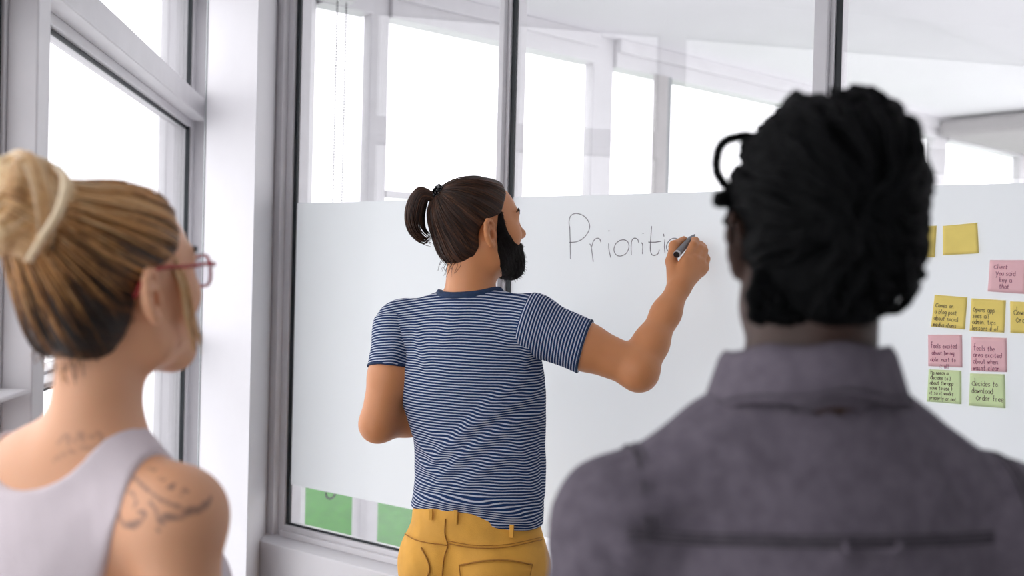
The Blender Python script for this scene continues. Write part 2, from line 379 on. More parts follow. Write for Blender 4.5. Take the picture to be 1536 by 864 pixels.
# ------------------------------------------------------------------ smooth solid modelling (distance fields -> mesh)
def smin(a, b, k):
    if k <= 0: return np.minimum(a, b)
    h = np.clip(0.5 + 0.5 * (b - a) / k, 0, 1); return b + (a - b) * h - k * h * (1 - h)
def smax(a, b, k): return -smin(-a, -b, k)
class Sdf:
    def __init__(s): s.ops = []
    def copy(s):
        c = Sdf(); c.ops = list(s.ops); return c
    def cone(s, a, b, ra, rb, k=0.02, sub=False, flat=None, fs=1.0):
        a = np.asarray(a, np.float32); b = np.asarray(b, np.float32)
        s.ops.append(('c', a, b, ra, rb, k, sub, None if flat is None else nrm(flat).astype(np.float32), fs)); return s
    def ell(s, c, r, R=None, k=0.02, sub=False):
        s.ops.append(('e', np.asarray(c, np.float32), np.asarray(r, np.float32), np.eye(3, dtype=np.float32) if R is None else np.asarray(R, np.float32), k, sub)); return s
    def chain(s, pts, rad, k=0.02, **kw):
        for i in range(len(pts) - 1): s.cone(pts[i], pts[i + 1], rad[i], rad[i + 1], k, **kw)
        return s
    def _bounds(s):
        if getattr(s, '_n', -1) != len(s.ops):
            a, b, r = [], [], []
            for o in s.ops:
                if o[0] == 'c': a.append(o[1]); b.append(o[2]); r.append(max(o[3], o[4]) * max(1.0, o[8]))
                else: a.append(o[1]); b.append(o[1]); r.append(float(o[2].max()))
            s._a, s._b, s._r = np.array(a), np.array(b), np.array(r); s._n = len(s.ops)
        return s._a, s._b, s._r
    def __call__(s, P):
        P = np.asarray(P, np.float32)
        if len(P) < 6000 or len(s.ops) < 5: return s.run(P, s.ops)
        a, b, r = s._bounds(); ab = b - a; l2 = np.maximum((ab * ab).sum(1), 1e-9)
        C_ = 0.05; k = np.floor(P / C_).astype(np.int64); k -= k.min(0); n = k.max(0) + 1
        key = (k[:, 0] * n[1] + k[:, 1]) * n[2] + k[:, 2]
        order = np.argsort(key, kind='stable'); ks = key[order]; cut = np.flatnonzero(np.diff(ks)) + 1
        st = np.concatenate([[0], cut, [len(ks)]]); out = np.full(len(P), 0.1, np.float32); Po = P[order]
        res = np.full(len(P), 0.1, np.float32)
        for i in range(len(st) - 1):
            Q = Po[st[i]:st[i + 1]]; lo, hi = Q.min(0), Q.max(0); c = (lo + hi) / 2; hd = np.linalg.norm(hi - lo) / 2
            t = np.clip(((c - a) * ab).sum(1) / l2, 0, 1); d = np.linalg.norm(c - a - t[:, None] * ab, axis=1) - r - hd
            m = np.flatnonzero(d < 0.06)
            if not len(m): continue
            ops = [s.ops[j] for j in m]
            while ops and ops[0][5 + (ops[0][0] == 'c')] : ops = ops[1:]
            if ops: res[st[i]:st[i + 1]] = s.run(Q, ops)
        out[order] = res; return out
    def run(s, P, ops):
        d = None
        for op in ops:
            if op[0] == 'c':
                _, a, b, ra, rb, k, sub, fl, fs = op
                q = P - a; ab = b - a
                if fl is not None:
                    q = q + (q @ fl)[:, None] * fl * (1 / fs - 1); ab = ab + (ab @ fl) * fl * (1 / fs - 1)
                t = np.clip((q @ ab) / max(float(ab @ ab), 1e-9), 0, 1)
                q = q - t[:, None] * ab
                dd = np.sqrt(np.einsum('ij,ij->i', q, q)) - (ra + (rb - ra) * t)
                if fl is not None: dd = dd * (0.5 + 0.5 * min(fs, 1))
            else:
                _, c, r, R, k, sub = op
                q = (P - c) @ R; k0 = np.sqrt((((q / r) ** 2).sum(1))); k1 = np.sqrt((((q / (r * r)) ** 2).sum(1))) + 1e-9
                dd = k0 * (k0 - 1) / k1
            if d is None: d = dd
            elif sub: d = smax(d, -dd, k)
            else: d = smin(d, dd, k)
        return d

def grad(f, P, e=0.002):
    g = np.stack([f(P + np.eye(3)[i] * e) - f(P - np.eye(3)[i] * e) for i in range(3)], 1)
    return g / (np.linalg.norm(g, axis=1)[:, None] + 1e-9)
def project(f, P, off=0.0, it=5):
    P = np.array(P, float)
    for _ in range(it):
        P = P - grad(f, P) * (f(P) - off)[:, None]
    return P
def shoot(f, px, py, y0=0.4):
    """first point of the solid along the viewing ray of a photo pixel"""
    px = np.atleast_1d(px).astype(float); py = np.atleast_1d(py).astype(float)
    D = np.array([nrm(ray(a, b)) for a, b in zip(px, py)]); t = np.full(len(px), y0)
    for _ in range(90):
        d = f(CAM + D * t[:, None]); t = t + np.clip(d * 0.7, -0.05, 0.08)
    return CAM + D * t[:, None]

def nets(f, lo, hi, h, band=None):
    lo = np.asarray(lo, float); hi = np.asarray(hi, float); B = 4
    n = (np.ceil((hi - lo) / (h * B)).astype(int) + 1)            # coarse nodes
    ax = [lo[i] + np.arange(n[i]) * h * B for i in range(3)]
    Gc = np.stack(np.meshgrid(*ax, indexing='ij'), -1).reshape(-1, 3)
    dc = f(Gc).reshape(n)
    N = (n - 1) * B + 1
    D = np.full(N, 1.0, np.float32)
    # blocks near the surface
    c = [slice(0, n[i] - 1) for i in range(3)]
    mn = np.full(tuple(n - 1), 9.0); mx = np.full(tuple(n - 1), -9.0)
    for i in (0, 1):
        for j in (0, 1):
            for k in (0, 1):
                sub = dc[i:n[0] - 1 + i, j:n[1] - 1 + j, k:n[2] - 1 + k]
                mn = np.minimum(mn, sub); mx = np.maximum(mx, sub)
    pad = h * B * 1.3
    act = (mn < pad) & (mx > -pad)
    ins = (mx <= -pad)
    near = np.zeros(N, bool)
    for m, val in ((ins, 'in'), (act, 'near')):
        up = np.repeat(np.repeat(np.repeat(m, B, 0), B, 1), B, 2)
        if val == 'in':
            D[:-1, :-1, :-1][up] = -1.0
        else:
            for i in (0, 1):
                for j in (0, 1):
                    for k in (0, 1):
                        near[i:N[0] - 1 + i, j:N[1] - 1 + j, k:N[2] - 1 + k] |= up
    ii = np.argwhere(near)
    D[near] = f(lo + ii * h)
    sg = D < 0
    # cells with a sign change
    cell = np.zeros(N - 1, bool); s0 = sg[:-1, :-1, :-1]
    for i in (0, 1):
        for j in (0, 1):
            for k in (0, 1):
                if i + j + k: cell |= sg[i:N[0] - 1 + i, j:N[1] - 1 + j, k:N[2] - 1 + k] != s0
    ci = np.argwhere(cell); vid = np.full(N - 1, -1, np.int64); vid[cell] = np.arange(len(ci))
    acc = np.zeros((len(ci), 3)); cnt = np.zeros(len(ci))
    corners = [(i, j, k) for i in (0, 1) for j in (0, 1) for k in (0, 1)]
    val = {c_: D[ci[:, 0] + c_[0], ci[:, 1] + c_[1], ci[:, 2] + c_[2]] for c_ in corners}
    for c0 in corners:
        for axn in range(3):
            if c0[axn]: continue
            c1 = list(c0); c1[axn] = 1; c1 = tuple(c1)
            a, b = val[c0], val[c1]; m = (a < 0) != (b < 0)
            t = np.where(m, a / np.where(m, a - b, 1), 0)
            p = np.array(c0, float)[None, :].repeat(len(ci), 0); p[:, axn] += t
            acc[m] += p[m]; cnt[m] += 1
    V = lo + (ci + acc / cnt[:, None]) * h
    Fs = []
    for axn in range(3):
        o1, o2 = [(1, 2), (2, 0), (0, 1)][axn]
        sl0 = [slice(1, N[i] - 1) for i in range(3)]; sl0[axn] = slice(0, N[axn] - 1)
        sl1 = list(sl0); sl1[axn] = slice(1, N[axn])
        a = sg[tuple(sl0)]; b = sg[tuple(sl1)]
        e = np.argwhere(a != b)
        if not len(e): continue
        flip = a[tuple(e.T)]
        base = e.copy()
        for i in range(3):
            if i != axn: base[:, i] += 1
        q = []
        for (u, v) in ((1, 1), (0, 1), (0, 0), (1, 0)):
            g = base.copy(); g[:, o1] -= u; g[:, o2] -= v; q.append(vid[tuple(g.T)])
        q = np.stack(q, 1)
        q[~flip] = q[~flip][:, ::-1]
        q = q[(q >= 0).all(1)]
        Fs.append(q)
    return V, np.concatenate(Fs)

def solid(name, f, lo, hi, h, m, parent, attrs=None, relax=1):
    V, Fq = nets(f, lo, hi, h)
    if relax:                                            # one gentle smoothing pass along the edges
        for _ in range(relax):
            s = np.zeros_like(V); c = np.zeros(len(V))
            for i in range(4):
                a, b = Fq[:, i], Fq[:, (i + 1) % 4]
                for j in range(3): s[:, j] += np.bincount(a, V[b, j], len(V)) + np.bincount(b, V[a, j], len(V))
                c += np.bincount(a, minlength=len(V)) + np.bincount(b, minlength=len(V))
            V = V + 0.5 * (s / np.maximum(c, 1)[:, None] - V)
    at_ = {k: fn(V) for k, fn in attrs.items()} if attrs else None
    return mesh_obj(name, V, Fq, m, parent, True, at_)

def vnoise(P, sc, seed=0):
    """cheap smooth noise from a few sines, about -1..1"""
    r = np.random.default_rng(seed); P = (np.asarray(P) * np.float32(sc)).astype(np.float32); o = np.zeros(len(P), np.float32)
    for i in range(6):
        k = (r.normal(size=3) * (0.6 + 0.4 * i)).astype(np.float32); o += np.sin(P @ k + np.float32(r.uniform(0, 6.28))) / np.float32(1 + 0.35 * i)
    return o / np.float32(2.8)

def rot(yaw, pitch=0.0, roll=0.0):
    """columns: right, forward, up.  yaw clockwise from +Y seen from above, pitch up, roll to the right"""
    y, p, r = map(math.radians, (yaw, pitch, roll))
    f = np.array([math.sin(y) * math.cos(p), math.cos(y) * math.cos(p), math.sin(p)])
    rt = np.array([math.cos(y), -math.sin(y), 0]); up = np.cross(rt, f)
    rt, up = rt * math.cos(r) - up * math.sin(r), up * math.cos(r) + rt * math.sin(r)
    return np.stack([rt, f, up], 1)

# ------------------------------------------------------------------ head built in its own frame (x right, y forward, z up)
def add_head(S, c, R, sc=1.0, fem=False, ears=True):
    T = lambda *p: c + R @ (np.array(p, float) * sc)
    def E(p, r, k=0.02, sub=False, Rl=None): S.ell(T(*p), np.array(r) * sc, R if Rl is None else R @ Rl, k * sc, sub)
    def Cn(a, b, ra, rb, k=0.012, sub=False): S.cone(T(*a), T(*b), ra * sc, rb * sc, k * sc, sub)
    E((0, -0.018, 0.034), (0.075, 0.097, 0.082), 0.03)
    E((0, 0.030, 0.025), (0.062, 0.062, 0.072), 0.03)
    E((0, 0.028, -0.040), (0.056, 0.060, 0.070), 0.03)
    jw = 0.92 if fem else 1.0
    for sx in (-1, 1):
        Cn((sx * 0.056 * jw, -0.005, -0.045), (sx * 0.047 * jw, 0.012, -0.078), 0.016, 0.016, 0.025)
        Cn((sx * 0.047 * jw, 0.012, -0.078), (0, 0.068, -0.100), 0.017, 0.019, 0.03)
        E((sx * 0.043, 0.056, -0.022), (0.023, 0.026, 0.026), 0.03)
        Cn((sx * 0.040, 0.074, 0.026), (sx * 0.010, 0.087, 0.020), 0.010, 0.010, 0.02)
    E((0, 0.078, -0.098), (0.019, 0.017, 0.017), 0.02)
    E((0, 0.074, -0.064), (0.030, 0.022, 0.022), 0.025)
    for sx in (-1, 1):
        E((sx * 0.031, 0.096, 0.004), (0.018, 0.015, 0.013), 0.014, True)
        E((sx * 0.031, 0.0745, 0.004), (0.0155, 0.0150, 0.0125), 0.004)      # lids over the eyeball
        Cn((sx * 0.043, 0.079, 0.003), (sx * 0.021, 0.085, 0.003), 0.0022, 0.0022, 0.003, True)
    Cn((0, 0.084, 0.018), (0, 0.106, -0.022), 0.0085, 0.0105, 0.014)
    E((0, 0.106, -0.024), (0.012, 0.011, 0.010), 0.008)
    for sx in (-1, 1):
        E((sx * 0.012, 0.094, -0.028), (0.009, 0.011, 0.0085), 0.008)
        E((sx * 0.007, 0.101, -0.036), (0.0035, 0.005, 0.004), 0.003, True)
    Cn((-0.019, 0.085, -0.057), (0, 0.094, -0.054), 0.005, 0.0065, 0.006); Cn((0.019, 0.085, -0.057), (0, 0.094, -0.054), 0.005, 0.0065, 0.006)
    Cn((-0.017, 0.085, -0.064), (0, 0.092, -0.068), 0.005, 0.0075, 0.006); Cn((0.017, 0.085, -0.064), (0, 0.092, -0.068), 0.005, 0.0075, 0.006)
    Cn((-0.021, 0.093, -0.0605), (0.021, 0.093, -0.0605), 0.0022, 0.0022, 0.003, True)
    if ears:
        for sx in (-1, 1):
            # ear plane: out and back
            a = math.radians(24)
            en = np.array([sx * math.cos(a), math.sin(a), 0]); ey = np.array([sx * -math.sin(a), math.cos(a), 0]); ez = np.array([0, -0.10, 1.0]); ez /= np.linalg.norm(ez)
            Re = np.stack([en, ey, ez], 1); oc = np.array([sx * 0.0830, -0.013, -0.010])
            q = lambda y, z, n=0.0: tuple(oc + ey * y + ez * z + en * n)
            E(q(0.001, 0.0, -0.002), (0.0065, 0.0160, 0.028), 0.006, False, Re)
            hx = [q(0.012, 0.004, -0.001), q(0.013, 0.017, 0.002), q(0.006, 0.027, 0.004), q(-0.005, 0.029, 0.006), q(-0.014, 0.021, 0.007), q(-0.0175, 0.008, 0.007), q(-0.016, -0.007, 0.006), q(-0.010, -0.020, 0.004), q(-0.003, -0.028, 0.002)]
            for i in range(len(hx) - 1): Cn(hx[i], hx[i + 1], 0.0043, 0.0043, 0.0025)
            E(q(0.001, -0.029, 0.001), (0.005, 0.0085, 0.009), 0.005, False, Re)
            Cn(q(-0.007, 0.014, 0.004), q(-0.008, -0.010, 0.004), 0.0032, 0.0032, 0.003)
            E(q(0.002, -0.005, 0.008), (0.013, 0.0085, 0.0125), 0.003, True, Re)
            Cn(q(-0.0115, 0.018, 0.006), q(-0.0125, -0.004, 0.006), 0.0022, 0.0022, 0.002, True); Cn(q(-0.0115, 0.018, 0.006), q(0.004, 0.020, 0.004), 0.0022, 0.0022, 0.002, True)
            Cn(q(0.012, -0.003, 0.003), q(0.011, -0.010, 0.003), 0.0042, 0.0037, 0.003)
    return T

def ear_detail(S, T, HR, m, root):
    """finer skin over each ear, cut from the same solid"""
    for sx in (-1, 1):
        c = T(sx * 0.088, -0.014, -0.010)
        fn = lambda P: smax(S(P) - 0.0007, (np.linalg.norm(P - c, axis=1) - 0.037).astype(np.float32), 0.006)
        solid('ear', fn, c - 0.042, c + 0.042, 0.0014, m, root, {'lip': lambda V: np.zeros(len(V)), 'ink': lambda V: np.zeros(len(V))})

def lip_mask(c, R, sc):
    def fn(V):
        q = ((V - c) @ R) / sc
        d = (q[:, 0] / 0.021) ** 2 + ((q[:, 2] + 0.061) / 0.0125) ** 2
        return np.where((q[:, 1] > 0.078), np.clip(1.3 - d, 0, 1), 0)
    return fn

def skin_mat(name, c1, c2, lip=(0.45, 0.15, 0.12), ink=(0.03, 0.035, 0.05), sss=0.12, rough=0.45):
    m = bpy.data.materials.new(name); m.use_nodes = True; nt = m.node_tree; b = nt.nodes['Principled BSDF']
    tc = nt.nodes.new('ShaderNodeTexCoord'); n = nt.nodes.new('ShaderNodeTexNoise'); n.inputs['Scale'].default_value = 14; n.inputs['Detail'].default_value = 6
    nt.links.new(tc.outputs['Object'], n.inputs['Vector'])
    mx = nt.nodes.new('ShaderNodeMix'); mx.data_type = 'RGBA'; mx.inputs[6].default_value = (*c1, 1); mx.inputs[7].default_value = (*c2, 1)
    nt.links.new(n.outputs[0], mx.inputs[0]); last = mx.outputs[2]
    for nm, colr, gain in (('lip', lip, 0.8), ('ink', ink, 1.0)):
        a = nt.nodes.new('ShaderNodeAttribute'); a.attribute_name = nm
        g = nt.nodes.new('ShaderNodeMath'); g.operation = 'MULTIPLY'; g.inputs[1].default_value = gain; nt.links.new(a.outputs['Fac'], g.inputs[0])
        m2 = nt.nodes.new('ShaderNodeMix'); m2.data_type = 'RGBA'; m2.inputs[7].default_value = (*colr, 1)
        nt.links.new(g.outputs[0], m2.inputs[0]); nt.links.new(last, m2.inputs[6]); last = m2.outputs[2]
    nt.links.new(last, b.inputs['Base Color'])
    b.inputs['Roughness'].default_value = rough; b.inputs['Subsurface Weight'].default_value = sss
    b.inputs['Subsurface Radius'].default_value = (1, 0.35, 0.2); b.inputs['Subsurface Scale'].default_value = 0.006
    n2 = nt.nodes.new('ShaderNodeTexNoise'); n2.inputs['Scale'].default_value = 320; nt.links.new(tc.outputs['Object'], n2.inputs['Vector'])
    bp = nt.nodes.new('ShaderNodeBump'); bp.inputs['Strength'].default_value = 0.12; bp.inputs['Distance'].default_value = 0.002
    nt.links.new(n2.outputs[0], bp.inputs['Height']); nt.links.new(bp.outputs[0], b.inputs['Normal']); return m

def hair_mat(name, stops, rough=0.38, freq=1.0, spec=0.5, bump=0.6):
    """strand streaks: attribute 'strand' (x,y around the knot, z along the hair)"""
    m = bpy.data.materials.new(name); m.use_nodes = True; nt = m.node_tree; b = nt.nodes['Principled BSDF']
    a = nt.nodes.new('ShaderNodeAttribute'); a.attribute_name = 'strand'
    mp = nt.nodes.new('ShaderNodeMapping'); mp.inputs['Scale'].default_value = (9 * freq, 9 * freq, 5)
    n = nt.nodes.new('ShaderNodeTexNoise'); n.inputs['Scale'].default_value = 1.0; n.inputs['Detail'].default_value = 7; n.inputs['Roughness'].default_value = 0.75
    nt.links.new(a.outputs['Vector'], mp.inputs['Vector']); nt.links.new(mp.outputs[0], n.inputs['Vector'])
    r = nt.nodes.new('ShaderNodeValToRGB'); e = r.color_ramp.elements
    e[0].position = stops[0][0]; e[0].color = (*stops[0][1], 1); e[1].position = stops[-1][0]; e[1].color = (*stops[-1][1], 1)
    for p, c in stops[1:-1]:
        x = e.new(p); x.color = (*c, 1)
    nt.links.new(n.outputs[0], r.inputs[0]); nt.links.new(r.outputs[0], b.inputs['Base Color'])
    b.inputs['Roughness'].default_value = rough; b.inputs['Specular IOR Level'].default_value = spec
    bp = nt.nodes.new('ShaderNodeBump'); bp.inputs['Strength'].default_value = bump; bp.inputs['Distance'].default_value = 0.003
    nt.links.new(n.outputs[0], bp.inputs['Height']); nt.links.new(bp.outputs[0], b.inputs['Normal']); return m

def strand_uv(V, c, axis, seed=None):
    """angle around the knot axis and distance from the knot"""
    ax = nrm(axis); q = V - c; u = nrm(np.cross(ax, [0.2, 0.1, 0.97])); w = np.cross(ax, u)
    ang = np.arctan2(q @ w, q @ u); d = np.linalg.norm(q, axis=1)
    return np.stack([np.cos(ang) * 3, np.sin(ang) * 3, d * 1.0], 1)

def strands_obj(name, paths, m, parent, sides=5, caps=False, bright=None):
    V, Fc = tube_geo(paths, sides, caps)
    st = []
    for i, (p, r) in enumerate(paths):
        n = len(p); o = RNG.uniform(-40, 40, 2); L_ = np.linspace(0, 0.12, n)
        st.append(np.repeat(np.stack([np.full(n, o[0]), np.full(n, o[1]), L_], 1), sides, 0))
    return mesh_obj(name, V, Fc, m, parent, True, {'strand': np.concatenate(st)})

def shoe(name, ankle, fwd, m, sole, parent, L_=0.27):
    f = nrm([fwd[0], fwd[1], 0]); a = np.array([ankle[0], ankle[1], 0.0])
    S = Sdf(); S.cone(a - f * 0.045 + [0, 0, 0.05], a + f * 0.02 + [0, 0, 0.055], 0.042, 0.043, 0.02)
    S.cone(a + f * 0.02 + [0, 0, 0.05], a + f * 0.155 + [0, 0, 0.035], 0.044, 0.034, 0.02)
    S.cone(a + [0, 0, 0.06], a + [0, 0, 0.11], 0.045, 0.042, 0.02)
    fn = lambda P: smax(S(P), 0.022 - P[:, 2], 0.006)
    sh = solid(name, fn, a - [0.2, 0.2, 0.005], a + [0.25, 0.25, 0.16], 0.006, m, parent)
    fs = lambda P: smax(S(P * [1, 1, 0] + [0, 0, 0.045]) - 0.004, np.abs(P[:, 2] - 0.0115) - 0.0115, 0.004)
    solid('sole', fs, a - [0.2, 0.2, 0.005], a + [0.25, 0.25, 0.06], 0.006, sole, sh)
    return sh
# ------------------------------------------------------------------ standing man in a striped tee, writing on the frosted glass
M['skin_a'] = skin_mat('tan_skin', (0.55, 0.215, 0.080), (0.65, 0.28, 0.118))
M['hair_a'] = hair_mat('dark_brown_hair', [(0.30, (0.010, 0.005, 0.003)), (0.48, (0.022, 0.009, 0.005)), (0.60, (0.090, 0.036, 0.016)), (0.74, (0.30, 0.13, 0.060))], 0.40, 0.9, 0.3)
M['beard_a'] = mat('dark_beard', (0.006, 0.0035, 0.0028), 0.7, spec=0.15, noise=0.4, nscale=120, bump=0.6, bscale=260)
M['navy'] = mat('navy_rib', (0.012, 0.035, 0.095), 0.85, noise=0.25, nscale=120, bump=0.3, bscale=400)
M['mustard'] = mat('mustard_twill', (0.74, 0.37, 0.048), 0.75, noise=0.16, nscale=14, bump=0.25, bscale=500)
M['stitch'] = mat('mustard_stitch', (0.40, 0.17, 0.02), 0.8, noise=0.2, nscale=300)
M['eye'] = mat('eye_white', (0.75, 0.72, 0.70), 0.15, noise=0.03)
M['iris'] = mat('dark_iris', (0.03, 0.018, 0.012), 0.1, noise=0.1)
M['shoe_a'] = mat('tan_suede', (0.22, 0.12, 0.06), 0.8, noise=0.2, bump=0.3, bscale=200)
M['sole'] = mat('pale_rubber', (0.6, 0.58, 0.55), 0.6, noise=0.05)
M['bead_black'] = mat('black_bead', (0.01, 0.01, 0.012), 0.15, noise=0.1)

def stripe_mat(name, navy, white, pitch=0.0066, duty=0.36):
    m = bpy.data.materials.new(name); m.use_nodes = True; nt = m.node_tree; b = nt.nodes['Principled BSDF']
    a = nt.nodes.new('ShaderNodeAttribute'); a.attribute_name = 'stripe'
    def mth(op, x, y=None):
        n = nt.nodes.new('ShaderNodeMath'); n.operation = op
        for i, v in enumerate((x, y)):
            if v is None: continue
            if isinstance(v, (int, float)): n.inputs[i].default_value = v
            else: nt.links.new(v, n.inputs[i])
        return n.outputs[0]
    tc = nt.nodes.new('ShaderNodeTexCoord'); nz = nt.nodes.new('ShaderNodeTexNoise'); nz.inputs['Scale'].default_value = 260
    nt.links.new(tc.outputs['Object'], nz.inputs['Vector'])
    w = mth('MULTIPLY', mth('SUBTRACT', nz.outputs[0], 0.5), 0.0008)
    fr = mth('FRACT', mth('DIVIDE', mth('ADD', a.outputs['Fac'], w), pitch))
    tri = mth('ABSOLUTE', mth('SUBTRACT', fr, 0.5))            # 0 at the stripe centre
    rp = nt.nodes.new('ShaderNodeMapRange'); rp.inputs[1].default_value = duty / 2 - 0.05; rp.inputs[2].default_value = duty / 2 + 0.05
    nt.links.new(tri, rp.inputs[0])
    n3 = nt.nodes.new('ShaderNodeTexNoise'); n3.inputs['Scale'].default_value = 45; nt.links.new(tc.outputs['Object'], n3.inputs['Vector'])
    mxw = nt.nodes.new('ShaderNodeMix'); mxw.data_type = 'RGBA'; mxw.inputs[6].default_value = (*white, 1); mxw.inputs[7].default_value = (*[c * 0.75 for c in white], 1)
    nt.links.new(n3.outputs[0], mxw.inputs[0])
    mx = nt.nodes.new('ShaderNodeMix'); mx.data_type = 'RGBA'; mx.inputs[7].default_value = (*navy, 1)
    nt.links.new(mxw.outputs[2], mx.inputs[6])
    nt.links.new(rp.outputs[0], mx.inputs[0]); nt.links.new(mx.outputs[2], b.inputs['Base Color'])
    b.inputs['Roughness'].default_value = 0.9; b.inputs['Specular IOR Level'].default_value = 0.2
    bp = nt.nodes.new('ShaderNodeBump'); bp.inputs['Strength'].default_value = 0.2; bp.inputs['Distance'].default_value = 0.002
    nt.links.new(nz.outputs[0], bp.inputs['Height']); nt.links.new(bp.outputs[0], b.inputs['Normal']); return m
M['stripe'] = stripe_mat('navy_white_stripe', (0.009, 0.030, 0.100), (0.58, 0.61, 0.70))

def seg_disp(P, segs):
    """cloth folds: soft ridges along lines that lie on the cloth (each an Nx3 polyline)"""
    P = np.asarray(P, np.float32); o = np.zeros(len(P), np.float32)
    for L_, w, h in segs:
        L_ = np.asarray(L_, np.float32); m = np.flatnonzero(((P > L_.min(0) - 3.2 * w) & (P < L_.max(0) + 3.2 * w)).all(1))
        if not len(m): continue
        Q = P[m]; best = np.full(len(m), 9.0, np.float32); tt = np.zeros(len(m), np.float32); n = len(L_)
        for i in range(n - 1):
            q = Q - L_[i]; ab = L_[i + 1] - L_[i]; t = np.clip((q @ ab) / max(float(ab @ ab), 1e-9), 0, 1); q = q - t[:, None] * ab
            d = np.einsum('ij,ij->i', q, q); k = d < best; best[k] = d[k]; tt[k] = (i + t[k]) / (n - 1)
        o[m] += h * np.exp(-best / (2 * w * w)) * np.sin(np.pi * np.clip(tt * 0.94 + 0.03, 0, 1)) ** 0.7
    return o
def fold_line(fn, x0, y0, x1, y1, w, h, y_start, bend=0.0, n=13):
    t = np.linspace(0, 1, n); nx, ny = -(y1 - y0), (x1 - x0); b = bend * np.sin(np.pi * t)
    return (shoot(fn, x0 + (x1 - x0) * t + nx * b, y0 + (y1 - y0) * t + ny * b, y_start), w, h)

